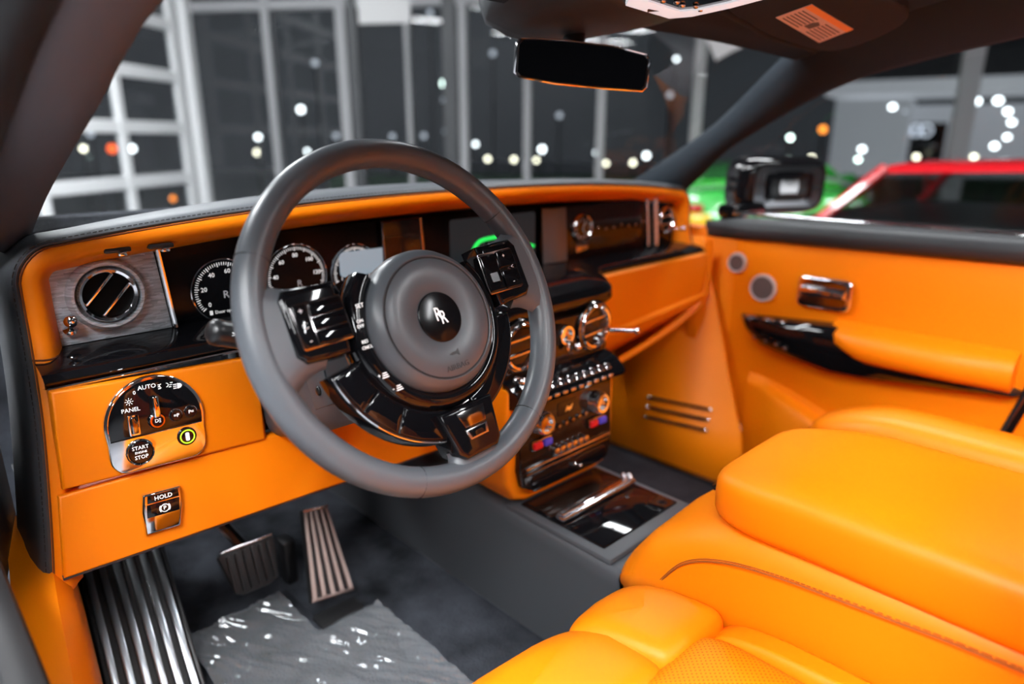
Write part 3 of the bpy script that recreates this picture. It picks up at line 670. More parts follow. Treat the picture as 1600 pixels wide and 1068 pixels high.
# bottom spoke
bs = B(WF).prism([(-.036, -.112), (.042, -.112), (.036, -.160), (.028, -.168), (-.016, -.168), (-.025, -.160)], -.014, .0215, .005, seg=4).build('spoke', 'piano_black', sw, label='gloss black bottom spoke', smooth=50)
B(WF).prism([(-.014, -.118), (.026, -.118), (.022, -.136), (-.008, -.136)], .0205, .0222, .001).build('spoke_inlay', 'dark_chrome', bs, smooth=40)
b = B(WF); b.prism([(-.010, -.138), (.022, -.138), (.020, -.150), (-.006, -.150)], .0208, .0224, .0008); b.build('spoke_step', 'satin', bs, smooth=40)
B(WF).prism([(-.0065, -.1395), (.0185, -.1395), (.0165, -.148), (-.0035, -.148)], .0220, .0230, .0005).build('spoke_step', 'piano_black', bs, smooth=40)
# hub
hub = B(WF).lathe([(.0001, .0345), (.0285, .0345), (.030, .0355), (.050, .0365), (.0640, .0352), (.0655, .0335), (.0665, .0335), (.068, .0345), (.074, .0305), (.0785, .022), (.080, .010), (.0785, -.004), (.074, -.014)], 72, T(0, -.014, 0)).build('hub', 'wheel_leather', sw, label='round grey airbag hub', smooth=50)
B(WF).torus(.0660, .0009, T(0, -.014, .0340), 72, 5).build('groove', 'stitch', hub)
bd = B(WF).prism(ell(.0275, .0275, 48, 0, -.014), .030, .0362, .0012).build('badge', 'badge_black', hub, smooth=50)
b = B(WF); b.text('R', .021, T(-.0022, -.0115, .0364), sx=.72); b.text('R', .021, T(.0032, -.0160, .0364), sx=.72); b.build('monogram', 'print_white', bd, smooth=0)
b = B(WF); b.text('AIRBAG', .0085, T(.0, -.0700, .0363), sx=1.05); b.prism([(-.006, -.0555), (-.002, -.054), (.004, -.054), (.007, -.052), (.007, -.059), (.004, -.057), (-.002, -.057)], .0360, .0368); b.build('embossing', 'emboss', hub, smooth=0)
# steering column shroud
scn_ = thing('steering_column', 'grey steering column shroud behind the wheel', 'steering column', (-.38, .1, .45))
rows = []
for z, wd, ht in ((-.035, .060, .052), (-.06, .072, .062), (-.12, .078, .070), (-.22, .076, .072), (-.33, .07, .066)):
    rows.append([(x, y - .028, z) for x, y in rrect(wd * 2, ht * 2, .03, 6)])
cs = B(WF @ Matrix.Rotation(R(-4), 4, 'Z')).loft(rows, True, True).build('shroud', 'grey_leather', scn_, smooth=60)
CW = WF @ Matrix.Rotation(R(-4), 4, 'Z')
hf = frame(CW @ Vector((-.0775, -.045, -.115)), CW.to_3x3() @ Vector((0, 0, 1)), CW.to_3x3() @ Vector((0, 1, 0)))
B(CW).box((-.0765, -.050, -.125), (.004, .040, .050), .0015).build('cover_plate', 'grey_leather', cs)
B(CW).superell((-.079, -.050, -.125), (.003, .006, .006), 1, 1, 14, 8).build('adjuster_knob', 'black_plastic', cs)
# stalks
for nm, pts, lb in (('left', [(-.44, .085, .605), (-.50, .095, .622), (-.535, .10, .632), (-.560, .101, .641), (-.572, .101, .645)], 'black indicator stalk poking out left of the steering wheel'),
                    ('right', [(-.33, .080, .600), (-.27, .088, .592), (-.22, .090, .584), (-.182, .090, .578), (-.172, .090, .577)], 'black wiper stalk poking out right of the steering wheel')):
    s_ = thing('stalk', lb, 'stalk', pts[0], 'steering column stalks')
    B().tube(catmull(pts, 5), [.0095] * 5 + [.0115] * 5 + [.0140] * 5 + [.0145, .0142, .0135, .0115, .0085, .003], 14).build('lever', 'black_plastic', s_, smooth=60)
    if nm == 'left': B(frame((-.545, .0845, .6385), (1, 0, -.32), (0, .35, 1))).text('> BC', .0080, I4).build('lettering', 'print_white', s_, smooth=0)

# ------------------------------------------------------------------ centre stack
cst = thing('center_stack', 'glossy dark centre stack with vents, knobs and chrome keys beside the steering wheel', 'center stack', (0, .13, .22))
def sy(z): return .134 if z > .47 else lerp(.102, .134, (z - .40) / .07) if z > .40 else lerp(.098, .102, (z - .22) / .18)
b = B()
o = [(-.135, .46), (-.140, .33), (-.138, .300), (-.122, .266), (-.09, .254), (.085, .252), (.112, .258), (.128, .28), (.134, .33), (.132, .46)]
b.prism([(x, z) for x, z in o][::-1], -.13, -.004, .010, frame((0, .113, 0)), 3); b.build('housing', 'orange', cst, label='orange leather housing', smooth=50)
b = B(); b.prism(rrect(.258, .086, .012, cx=0, cy=.507), -.03, 0, .004, frame((0, .135, 0)), 3); b.build('upper_fascia', 'wood_gloss', cst, smooth=40)
b = B(); b.prism([(x, z - .345) for x, z in ((-.114, .432), (-.118, .32), (-.110, .290), (-.085, .276), (.08, .273), (.100, .278), (.112, .30), (.116, .432))], -.03, 0, .004, frame((0, .105, .345), (1, 0, 0), (0, .06, 1)), 3); b.build('lower_fascia', 'wood_gloss', cst, smooth=40)
for sx in (-1, 1): 
    M = frame((sx * .089, .132, .520)); vent(M, cst, .0355, (-.012, .012), R(4), label='round stack vent with chrome vanes')
    B(M).torus(.041, .0035, Matrix.Translation((0, 0, 0)), 48, 8).build('vent_bezel', 'dark_chrome', cst)
kn = B(frame((.004, .130, .5225))).lathe([(.0001, .004), (.011, .004), (.0125, .012), (.0158, .012), (.017, .008), (.0175, 0)], 32).build('clock_knob', 'chrome', cst)
pull((.018, .128, .497), (.05, -.9, .25), cst, .95); pull((-.105, .128, .468), (-.2, -.9, .2), cst, .95)
b = B(); lv = [(.118, .128, .508), (.135, .105, .5085), (.150, .085, .509)]
b.tube(lv, [.0035, .0028, .0028], 8); b.superell(lv[-1], (.0062, .0062, .0062), 1, 1, 14, 8); b.build('vent_lever', 'chrome', cst)
# key ledge
lg = B().loft([[(x, y, z) for y, z in ((.135, .470), (.112, .462), (.094, .448), (.090, .440), (.094, .432), (.12, .428))] for x in (-.130, .128)], caps=True).build('key_ledge', 'piano_black', cst, label='gloss black ledge with chrome keys', smooth=40)
for i in range(9): B(frame((-.072 + .0195 * i, .0985, .4545), (1, 0, 0), (0, .55, .6))).box((0, 0, .002), (.0135, .012, .005), .0015).build('key', 'chrome', lg)
for i in range(9): B(frame((-.072 + .0195 * i, .0905, .441), (1, 0, 0), (0, .1, 1))).box((0, 0, .002), (.0115, .006, .004), .0015).build('key', 'satin', lg)
SFm = frame((0, .1045, .345), (1, 0, 0), (0, .06, 1))
def S2(x, z, d=0): return SFm @ Matrix.Translation((x, z - .345, d))
for x, z in ((-.074, .396), (.066, .393)):
    kq = B(S2(x, z)).lathe([(.0001, .014), (.0105, .014), (.012, .020), (.0162, .0205), (.018, .017), (.0185, .004), (.020, .002), (.020, 0)], 32).build('climate_knob', 'chrome', cst)
    b = B(S2(x, z))
    for i in range(24): b.box((.0183, 0, .0105), (.0016, .0016, .012), M=Matrix.Rotation(R(15 * i), 4, 'Z'))
    b.build('knurling', 'satin', kq, kind='stuff', smooth=0)
    q = B(S2(x + .002, z - .037)).box((0, 0, .003), (.034, .013, .012), .003)
    th = B(S2(x + .002, z - .037)).box((0, 0, .002), (.046, .018, .006), .002).build('temperature_wheel', 'dark_chrome', cst)
    B(S2(x - .010, z - .037)).box((0, 0, .006), (.019, .012, .009), .003).build('red_half', 'red_glass', th); B(S2(x + .013, z - .037)).box((0, 0, .006), (.019, .012, .009), .003).build('blue_half', 'blue_glass', th)
B(S2(-.004, .402)).prism(rrect(.05, .022, .003), 0, .001).build('display', 'glass_black', cst, smooth=0)
B(S2(-.002, .400, .0014)).prism([(-.010, -.005), (-.004, -.002), (0, -.005), (.006, -.002), (.010, .006), (.002, .002), (-.006, .005)], 0, .0004).build('seat_icon', 'sticker_orange', cst, smooth=0)
for i in range(6): B(S2(-.046 + .017 * i, .374 + .001 * i)).lathe([(.0001, .005), (.0035, .0045), (.0042, .002), (.0042, 0)], 14).build('button', 'dark_chrome', cst)
for i in range(6): B(S2(-.040 + .015 * i, .334)).box((0, 0, .004), (.0115, .014, .010), .003).build('key', 'chrome', cst)
for z, m in ((.322, 'chrome'), (.313, 'sticker_orange')): B(S2(0, z)).box((.0, 0, .001), (.215, .0045, .005), .0012).build('chrome_bar', 'dark_chrome' if m != 'chrome' else 'chrome', cst)
B(S2(-.002, .2925)).prism(rrect(.19, .028, .010), -.001, .0008, .0004).build('slot_cover', 'piano_black', cst)
pull((.012, .101, .293), (.05, -.95, .1), cst, .5)

# ------------------------------------------------------------------ centre console
con = thing('center_console', 'grey leather centre console with a gloss black lidded tray', 'console', (0, .05, 0))
rows = []
for y, zt in ((.95, .26), (.60, .255), (.30, .245), (.14, .241), (0, .238), (-.096, .236)):
    rows.append([(-.085, y, -.01), (-.100, y, .10), (-.112, y, zt - .03), (-.116, y, zt - .010), (-.112, y, zt - .001), (-.104, y, zt), (.100, y, zt), (.110, y, zt - .001), (.116, y, zt - .010), (.118, y, zt - .03), (.135, y, .10), (.16, y, -.01)])
B().loft(rows).build('body', 'grey_leather', con, smooth=60)
B().box((0, .035, .2405), (.226, .225, .012), .005).build('tray_border', 'grey_leather', con)
tr = B().box((0, .036, .2475), (.194, .178, .005), .002).build('tray_lid', 'piano_black', con, label='gloss black tray lid')
B().box((0, .088, .2505), (.185, .060, .004), .0015).build('lid_reflection', 'wood_gloss', tr)  # wood-toned plate standing for wood mirrored in the gloss lid
B().box((0, .040, .2565), (.190, .020, .010), .004).build('handle_bar', 'satin', con, label='chrome bar across the tray')
B().box((0, .0405, .2620), (.180, .009, .004), .0015).build('handle_bar', 'chrome', con)
for i, (x, y) in enumerate(((.078, .044), (.084, .036), (.090, .043), (.082, .049))): B().superell((x, y, .2655), (.0045, .0045, .0045), 1, 1, 14, 8).build('stud', 'chrome', con)
# passenger side tunnel carpet
B().loft([[(.16, y, -.005), (.155, y, .10), (.138, y, .20), (.122, y, .228)] for y in (.7, .3, 0, -.096)]).build('tunnel_carpet', 'carpet_grey', con, solid=.006)

# ------------------------------------------------------------------ armrest box
arm = thing('armrest', 'large padded orange centre armrest between the two seats', 'armrest', (0, -.45, .24))
rows = []
P = [(-.098, .244, .10), (-.108, .264, .126), (-.125, .298, .136), (-.150, .331, .140), (-.185, .356, .141), (-.24, .380, .141), (-.32, .398, .141), (-.45, .410, .142), (-.62, .414, .142), (-.80, .416, .142)]
P = catmull([(p[0], p[1], p[2]) for p in P], 4)
rows = []
for p in P:
    y, zt, hw = p; hh = zt - .236; rr = min(.045, hh * .6 + .002)
    s = [(-min(hw, .11), y, .0), (-min(hw, .112), y, .225), (-hw - .004, y, .240), (-hw - .004, y, .236 + hh * .4), (-hw - .002, y, zt - rr)] + [(-hw - .002 + rr * (1 - math.cos(R(a))), y, zt - rr + rr * math.sin(R(a))) for a in (22, 45, 67, 90)]
    rows.append(s + [(0, y, zt + .006)] + [(-q[0], q[1], q[2]) for q in s[::-1]])
B().loft(rows, False, True).build('box', 'orange', arm, smooth=70)
def lidfn(p):
    t = (p.y + .30) / .6
    return (p.x * lerp(1, .97, t), p.y, p.z * lerp(1, .9, t) - .010 * sstep((p.y - .16) / .14))
B().superell((-.008, -.525, .425), (.135, .308, .047), .42, .34, 72, 28, lidfn).build('lid', 'orange', arm, label='padded armrest lid', smooth=80)
sx_ = [(-.1400, -.160, .246), (-.1430, -.178, .275), (-.1468, -.215, .325), (-.1470, -.265, .352), (-.1470, -.33, .366), (-.1470, -.42, .375), (-.147, -.55, .385), (-.147, -.75, .39)]
ps = catmull(sx_, 14)
B().tube(ps, .0013, 5).build('seam', 'stitch_brown', arm); stitches([p + Vector((-.0008, 0, .0035)) for p in ps], .0045, .002, .0008).build('stitching', 'stitch_brown', arm, kind='stuff', smooth=0)
sl = frame((.030, -.176, .341), (.80, .18, .12), (0, -.05, .04))
B(frame((.046, -.170, .3525), (1, 0, 0), (0, .82, -.57))).prism(rrect(.080, .018, .008), -.006, .008, .002).build('slot', 'wood_gloss', arm, label='dark glossy slot at the armrest front')

# ------------------------------------------------------------------ seats
ds = thing('driver_seat', 'orange leather driver seat with perforated centre, nearest the camera', 'seat', (-.38, -.5, 0))
B().box((-.38, -.52, .12), (.40, .50, .20), .03).build('base', 'dark_leather', ds)
B().superell((-.418, -.208, .240), (.150, .080, .062), .36, .24, 64, 26, lambda p: (p.x, p.y - .02 * (p.x / .15) ** 2 * (1 if p.y > 0 else 0), p.z - .026 * sstep((p.y - .01) / .08))).build('front_cushion', 'orange', ds, smooth=80)
B().superell((-.2260, -.214, .242), (.0640, .071, .063), .36, .26, 56, 26, lambda p: (p.x - .016 * (p.y / .08), p.y - .012 * (p.x / .07) ** 2 * (1 if p.y > 0 else 0), p.z - .022 * sstep((p.y - .01) / .08))).build('front_cushion', 'orange', ds, smooth=80)
B().superell((-.1690, -.575, .2435), (.0215, .300, .062), .5, .25, 48, 22).build('side_bolster', 'orange', ds, smooth=80)
B().superell((-.565, -.58, .250), (.065, .30, .072), .5, .42, 48, 22).build('side_bolster', 'orange', ds, smooth=80)
B().superell((-.362, -.585, .2405), (.172, .312, .0610), .20, .12, 96, 24).build('seat_insert', 'orange_perforated', ds, label='perforated orange seat centre', smooth=80)
B().superell((-.38, -.92, .56), (.24, .08, .30), .5, .4).build('backrest', 'orange', ds, smooth=80)
B().superell((-.228, -.735, .53), (.075, .170, .27), .6, .6).build('back_bolster', 'orange_perforated', ds, smooth=80)
B().superell((-.565, -.82, .53), (.065, .12, .27), .6, .6).build('back_bolster', 'orange', ds, smooth=80)
pss = thing('passenger_seat', 'orange leather passenger seat beyond the centre armrest', 'seat', (.38, -.45, 0))
B().box((.38, -.42, .10), (.40, .50, .16), .03).build('base', 'dark_leather', pss)
B().superell((.370, -.30, .232), (.212, .215, .066), .45, .34, 72, 26, lambda p: (p.x, p.y - .05 * (p.x / .22) ** 2 * (1 if p.y > 0 else 0), p.z - .03 * sstep((p.y - .08) / .14))).build('front_cushion', 'orange', pss, smooth=80)
B().superell((.540, -.40, .268), (.070, .31, .074), .55, .5, 48, 22, lambda p: (p.x, p.y, p.z - .02 * sstep((p.y - .15) / .16))).build('side_bolster', 'orange', pss, smooth=80)
B().superell((.212, -.42, .250), (.056, .31, .070), .55, .5, 48, 22).build('side_bolster', 'orange', pss, smooth=80)
B().superell((.375, -.62, .245), (.16, .25, .06), .35, .3, 48, 22).build('seat_insert', 'orange_perforated', pss, smooth=80)
B().superell((.38, -.92, .56), (.25, .10, .30), .5, .4).build('backrest', 'orange', pss, smooth=80)

# ------------------------------------------------------------------ passenger door
pd = thing('passenger_door', 'orange passenger door with chrome pull and black switch strip', 'door', (.75, -.05, .0))
def DF(y, z, x=.75, tilt=0): return frame((x, y, z), (0, -1, 0), (tilt, 0, 1))
DM = frame((.752, 0, 0), (0, -1, 0))                                # local x = -Y, local y = Z
B(DM).prism([(-.330, .622), (-.312, .545), (-.240, .287), (-.160, .08), (-.12, -.02), (.30, -.02), (.335, .10), (.358, .224), (.395, .36), (.42, .50), (.43, .622)], -.05, 0, .004).build('panel', 'orange', pd, smooth=40)
rows = []
for i in range(17):
    y = lerp(.322, -.44, i / 16); e = sstep(i / 1.5); z = .604 + .0 * i + lerp(0, .012, i / 16)
    rows.append([(.775, y, z - .008), (.752 - .004 * e, y, z - .008), (.752 - .016 * e, y, z + .002), (.752 - .022 * e, y, z + .018), (.752 - .016 * e, y, z + .032), (.765, y, z + .040 * (.4 + .6 * e)), (.80, y, z + .042 * (.4 + .6 * e)), (.83, y, z + .038)])
B().loft(rows).build('belt_cap', 'dark_leather', pd, label='black leather cap along the window sill', smooth=70)
B().box((.820, -.07, .6525), (.020, .72, .010), .003).build('sill_strip', 'chrome', pd)
for y, z, r in ((.225, .540, .0215), (.152, .4875, .030)):
    q = B(DF(y, z)).lathe([(.0001, .003), (r - .003, .003), (r - .001, .006), (r + .002, .006), (r + .0035, .002), (r + .004, -.002)], 36).build('speaker', 'speaker_ring', pd)
    B(DF(y, z)).prism(ell(r - .002, r - .002), .003, .0042).build('speaker_grille', 'speaker_mesh', q, smooth=0)
hp = B(DF(.004, .498)).prism(rrect(.122, .072, .016), -.002, .010, .005, seg=3).build('door_pull', 'chrome', pd, smooth=50, label='chrome door pull bezel')
B(DF(.004, .498)).prism(rrect(.100, .052, .012), .0098, .0104).build('pull_recess', 'dark_chrome', hp, smooth=0)
B(DF(.004, .500)).box((.0, .002, .016), (.102, .020, .014), .005).build('pull_lever', 'chrome', hp)
# switch strip and arm rest
rows = []
for y, zt, zb_, o_ in ((.198, .414, .404, .006), (.175, .416, .380, .026), (.135, .419, .356, .042), (.08, .424, .346, .050), (.02, .430, .338, .052), (-.04, .434, .330, .052), (-.10, .425, .332, .050), (-.20, .41, .340, .046), (-.30, .39, .350, .040), (-.376, .37, .357, .030), (-.392, .366, .360, .010)):
    rows.append([(.755, y, zt + .002), (.752 - o_ * .75, y, zt), (.752 - o_, y, lerp(zt, zb_, .2)), (.752 - o_ * .92, y, lerp(zt, zb_, .7)), (.752 - o_ * .6, y, zb_), (.755, y, zb_ - .003)])
ss = B().loft(rows, True, True).build('switch_strip', 'piano_black', pd, label='gloss black switch strip', smooth=50)
for i, y in enumerate((.135, .108, .082, .060)): B().box((.7025, y, .376 - .004 * i), (.010, .009, .010), .003).build('switch', 'chrome' if i % 2 == 0 else 'satin', ss)
for y in (.16, .115, .075): B().superell((.722, y, .4215 - .02 * (y - .08)), (.010, .016, .004), 1, 1, 16, 8).build('switch', 'satin', ss)
rows = []
for t in [i / 16 for i in range(17)]:
    y = lerp(-.028, -.374, t); e = math.sqrt(max(0, 1 - (1 - min(1, t * 5)) ** 2)); zt = lerp(.432, .432, t); zb = lerp(.392, .368, sstep(t * 3.5)); zb = lerp(.41, zb, e); pr = .066 * lerp(.45, 1, e) * lerp(1, .75, sstep((t - .6) / .4))
    rows.append([(.755, y, zt + .012), (.752 - pr * .5, y, zt + .006), (.752 - pr * .85, y, zt - .004), (.752 - pr, y, lerp(zt, zb, .35)), (.752 - pr * .95, y, lerp(zt, zb, .8)), (.752 - pr * .7, y, zb), (.755, y, zb - .004)])
B().loft(rows, True, True).build('arm_rest', 'orange', pd, label='padded orange arm rest', smooth=60)
rows = []
for t in [i / 14 for i in range(15)]:
    y = lerp(.165, -.345, t); zt = lerp(.252, .175, sstep(t * 1.6)); o_ = .012 + .036 * sstep(t * 5)
    rows.append([(.755, y, zt + .03), (.748, y, zt + .004), (.752 - o_ * .8, y, zt), (.752 - o_, y, zt - .012), (.752 - o_, y, .06), (.755, y, -.01)])
B().loft(rows).build('door_pocket', 'orange', pd, smooth=60)
B().tube([(.745, -.325, .02), (.7455, -.352, .20), (.746, -.392, .36), (.746, -.418, .50), (.746, -.43, .60)], .004, 6).build('edge_seal', 'seal', pd)
b = B(); b.loft([[(.79, .36, .655), (.79, -.60, .665)], [(.735, .05, .94), (.71, -.60, 1.03)]]); b.build('window_3', 'window_glass', kind='structure', label='clear passenger side window', smooth=0)
rd = thing('rear_door', 'orange rear door panel edge behind the passenger door', 'door', (.76, -.6, 0))
B(frame((.765, 0, 0), (0, -1, 0))).prism([(.348, .02), (.372, .224), (.408, .36), (.432, .50), (.442, .62), (.90, .62), (.90, .02)], -.05, 0, .004).build('panel', 'orange', rd, smooth=40)
B(frame((.765, 0, 0), (0, -1, 0))).prism([(.440, .60), (.446, .655), (.90, .655), (.90, .60)], 0, .02, .006).build('belt_cap', 'dark_leather', rd, smooth=40)
# exterior mirror
em = thing('side_mirror', 'black exterior door mirror outside the passenger window', 'mirror', (.98, .27, .64))
nm = (Vector((.10, -1, -.10)).normalized() - Vector((1.79, .86, -.13)).normalized()).normalized()
rt_ = Vector((0, 0, 1)).cross(nm).normalized(); up_ = nm.cross(rt_); MF = frame((1.02, .245, .712), rt_, up_)
B(MF).superell((0, 0, -.055), (.135, .078, .066), .55, .45, 48, 24).build('housing', 'piano_black', em, smooth=80)
B(MF).prism(rrect(.225, .124, .036), .0, .006, .002, seg=2).build('bezel', 'piano_black', em)
rr_ = rrect(.205, .108, .030, 6)
B(MF).loft([[(x * k, y * k, .0112 - (x * x + y * y) * k * k / 2.4) for x, y in rr_] for k in (1, .8, .6, .4, .2, .02)], True).build('glass', 'chrome', em, smooth=80)
B().box((.89, .30, .655), (.16, .06, .035), .012).build('mount', 'piano_black', em)

# ------------------------------------------------------------------ pedals, footrest, mat
bp_ = thing('brake_pedal', 'black rubber brake pedal hanging on a metal arm', 'pedal', (-.44, .42, .11))
BF = frame((-.4425, .415, .151), (1, 0, -.02), (0, .42, 1))
B(BF).prism([(-.048, .030), (-.040, .036), (.042, .036), (.048, .030), (.040, -.036), (.024, -.042), (-.022, -.042), (-.034, -.036)], -.010, .0, .004).build('pad', 'rubber', bp_)
for i in range(6): B(BF).box((-.034 + .0136 * i, -.003, .002), (.0062, .066 - abs(i - 2.5) * .002, .006), .0018).build('rib', 'rubber', bp_)
B(BF).box((0, .0365, .001), (.088, .005, .008), .002).build('edge', 'satin', bp_)
B().tube([(-.445, .432, .178), (-.475, .47, .235), (-.53, .50, .33)], .010, 8).build('pedal_arm', 'dark_chrome', bp_)
ap = thing('accelerator_pedal', 'floor hinged accelerator pedal with bronze metal ribs', 'pedal', (-.31, .4, 0))
A0, A1 = Vector((-.318, .385, .040)), Vector((-.290, .478, .172))
AF = frame((A0 + A1) / 2, (1, -.12, -.10), A1 - A0); L = (A1 - A0).length
B(AF).prism([(-.041, -L / 2), (.041, -L / 2), (.026, L / 2), (-.024, L / 2)], -.014, -.001, .004).build('pad', 'rubber', ap)
for i in range(5):
    u = -1 + .5 * i; B(AF).loft([[(u * .034 - .005, -L / 2 + .006, -.001), (u * .034 - .004, -L / 2 + .006, .004), (u * .034 + .004, -L / 2 + .006, .004), (u * .034 + .005, -L / 2 + .006, -.001)], [(u * .020 - .0032, L / 2 - .006, -.001), (u * .020 - .0025, L / 2 - .006, .004), (u * .020 + .0025, L / 2 - .006, .004), (u * .020 + .0032, L / 2 - .006, -.001)]], True, True).build('rib', 'pedal_metal', ap, smooth=30)
B(AF).box((0, -L / 2 + .003, .001), (.080, .006, .006), .0015).build('edge', 'pedal_metal', ap); B(AF).box((0.001, L / 2 - .003, .001), (.048, .005, .006), .0015).build('edge', 'satin', ap)
B().box((-.315, .372, .008), (.085, .040, .016), .004).build('hinge_base', 'rubber', ap)
B().box((-.345, .50, .075), (.024, .04, .09), .006).build('pedal_box', 'black_plastic', ap)
fl_ = thing('footwell_lamp', 'small lit lamp under the dashboard above the driver floor mat', 'lamp', (-.43, .34, .312))
B().box((-.43, .34, .313), (.060, .026, .008), .002).build('lamp_case', 'black_plastic', fl_); B().box((-.43, .34, .3085), (.050, .018, .004)).build('lamp_lens', 'footwell_light', fl_, smooth=0)
ft = thing('footrest', 'metal ribbed footrest at the far left of the driver footwell', 'footrest', (-.61, .5, 0))
Fo = frame((-.606, .48, .100), (1, -.10, 0), (.085, .24, .20))
B(Fo).box((0, 0, -.012), (.125, .34, .020), .004).build('plate', 'rubber', ft)
for i in range(6): B(Fo).box((-.050 + .020 * i, 0, .001), (.0105, .335, .006), .002).build('rib', 'alu', ft)
B(Fo).box((.060, 0, .0), (.006, .34, .012), .002).build('edge', 'black_plastic', ft)
B(Fo).box((0, 0, -.08), (.12, .32, .12), .01).build('wedge', 'void', ft)
mt = B().prism([(-.56, .492), (-.35, .505), (-.350, .395), (-.262, .372), (-.245, .30), (-.255, -.05), (-.60, -.05), (-.60, .46)], .001, .010, .003)
mt.build('floor_mat', 'carpet', label='dark floor mat under clear plastic film in the driver footwell', cat='floor mat', smooth=30)
from mathutils import noise as mn
b = B(); vs = []; fs = []; NX, NY = 130, 160
def inside(x, y): return not (x > -.366 and y > .346) and y < .49 + .05 * (x + .56)
idx = {}
for j in range(NY + 1):
    for i in range(NX + 1):
        x = lerp(-.545, -.250, i / NX); y = lerp(-.04, .500, j / NY)
        p = Vector((x, y, 0)); h = abs(mn.noise(p * 14)) * .011 + abs(mn.noise(Vector((x * 55 + y * 30, y * 14, 3)))) * .009 + abs(mn.noise(p * 80)) * .0008
        if inside(x, y): idx[(i, j)] = len(vs); vs.append((x, y, .0135 + h))
for j in range(NY):
    for i in range(NX):
        q = [(i, j), (i + 1, j), (i + 1, j + 1), (i, j + 1)]
        if all(k_ in idx for k_ in q): fs.append(tuple(idx[k_] for k_ in q))
b.add(vs, fs).build('protective_film', 'plastic_film', label='crinkled clear plastic film laid over the floor mat', cat='plastic sheet', smooth=80)

def catq(p): return [(v.x, v.y) for v in catmull([(x, y, 0) for x, y in p], 4, True)]
# ------------------------------------------------------------------ mirror, visor, overhead console, grab handle
rm = thing('rear_view_mirror', 'black rear view mirror with chrome edge below the overhead console', 'mirror', (0, .10, .90))
mr = Vector((.812, -.584, -.055)); RF = frame((.0015, .098, .9365), mr, (.0, -.045, 1))
mo = [(-.100, .022), (-.094, .029), (-.04, .0305), (.04, .0275), (.092, .0195), (.0985, .012), (.0975, -.024), (.092, -.030), (.03, -.030), (-.04, -.028), (-.094, -.0225), (-.1005, -.017)]
B(RF).prism(mo, -.022, .0, .004, seg=3, both=True).build('housing', 'dark_leather', rm)
B(RF).tube([(x, y, .0) for x, y in mo], .0018, 6, closed=True).build('chrome_edge', 'chrome', rm)
mat('mirror_dark', (.07, .07, .08), .02, metal=1)
B(RF).prism([(x * .965, y * .93) for x, y in mo], .0, .0012).build('mirror_glass', 'mirror_dark', rm, smooth=0)
B().tube([(.012, .115, .945), (.018, .13, .965), (.02, .135, .978)], [.012, .014, .018], 12).build('mount', 'black_plastic', rm)
rows = []
for t in [i / 10 for i in range(11)]:
    y = lerp(.20, -.02, t); z = lerp(.985, 1.004, t); hw = .16 * math.sin(math.pi * (.15 + .7 * t)) ** .5
    rows.append([(-hw, y, z + .03), (-hw * .9, y, z + .008), (-hw * .5, y, z - .004), (0, y, z - .008), (hw * .5, y, z - .004), (hw * .9, y, z + .008), (hw, y, z + .03)])
oc = thing('overhead_console', 'dark overhead console with an ivory lamp surround above the mirror', 'console', (0, .0, 1.0))
B().loft(rows, False, False).build('sensor_cover', 'dark_leather', oc, smooth=60, solid=.004)
OF = frame((.012, -.078, 1.009), (1, 0, 0), (0, -1, .10))
o_ = [(-.13, .10), (-.125, -.01), (-.07, -.065), (.050, -.078), (.072, -.055), (.082, .0), (.082, .12)]
B(OF).prism(o_, -.012, .002, .004).build('base', 'dark_leather', oc)
b = B(OF); n = len(o_); inn = [(x * .72, y * .72 + .006) for x, y in o_]
b.loft([[(x * .96, y * .96, .006) for x, y in o_], [(x, y, .004) for x, y in inn]] , True).build('lamp_surround', 'ivory', oc, smooth=0, solid=.006)
B(OF).prism(inn, .002, .0045).build('lamp_lens', 'glass_black', oc, smooth=0)
for i in range(5): B(OF).superell((-.03 + .022 * i, -.032 + .006 * (i % 2), .006), (.005, .004, .003), 1, 1, 12, 6).build('switch', 'satin', oc)
vz = thing('sun_visor', 'dark folded sun visor with a pale warning sticker', 'sun visor', (.38, -.08, 1.0))
VF = frame((.33, -.075, .995), (1, 0, -.07), (0, -1, .14))        # local y points to the rear
B(VF).prism(catq([(-.25, .0), (-.12, -.035), (0, -.046), (.13, -.036), (.166, -.014), (.160, .03), (.11, .10), (.05, .132), (-.05, .142), (-.25, .15)]), -.014, .0, .005, seg=3).build('flap', 'headliner', vz, smooth=50)
def q4(u, v): return tuple(Vector((-.110, .004)).lerp(Vector((.082, -.012)), u).lerp(Vector((-.124, .062)).lerp(Vector((.052, .053)), u), v))
sk = B(VF).prism([q4(0, 0), q4(1, 0), q4(1, 1), q4(0, 1)], .0, .0008).build('warning_sticker', 'sticker', vz, smooth=0)
B(VF).prism([q4(0, .80), q4(1, .80), q4(1, 1), q4(0, 1)], .0008, .0012).build('sticker_header', 'sticker_orange', sk, smooth=0)
b = B(VF)
for i in range(6):
    for u0, u1 in ((.06, .40), (.58, .94)): b.prism([q4(u0, .10 + .11 * i), q4(u1, .10 + .11 * i), q4(u1, .14 + .11 * i), q4(u0, .14 + .11 * i)], .0008, .0011)
b.prism([q4(.42, .25), q4(.54, .25), q4(.56, .55), q4(.47, .62), q4(.42, .50)], .0008, .0012); b.build('sticker_print', 'sticker_ink', sk, smooth=0)
B(VF).tube([(-.20, -.035, -.006), (.0, -.056, -.006), (.15, -.045, -.006)], .006, 10).build('hinge_rod', 'headliner', vz)
gh = thing('grab_handle', 'chrome roof grab handle end at the top right', 'handle', (.58, -.27, 1.02))
B().tube([(.600, -.243, 1.034), (.600, -.255, 1.026), (.599, -.275, 1.024), (.598, -.34, 1.028), (.596, -.42, 1.032)], [.009, .0115, .0115, .0115, .011], 12).build('grip', 'chrome', gh)

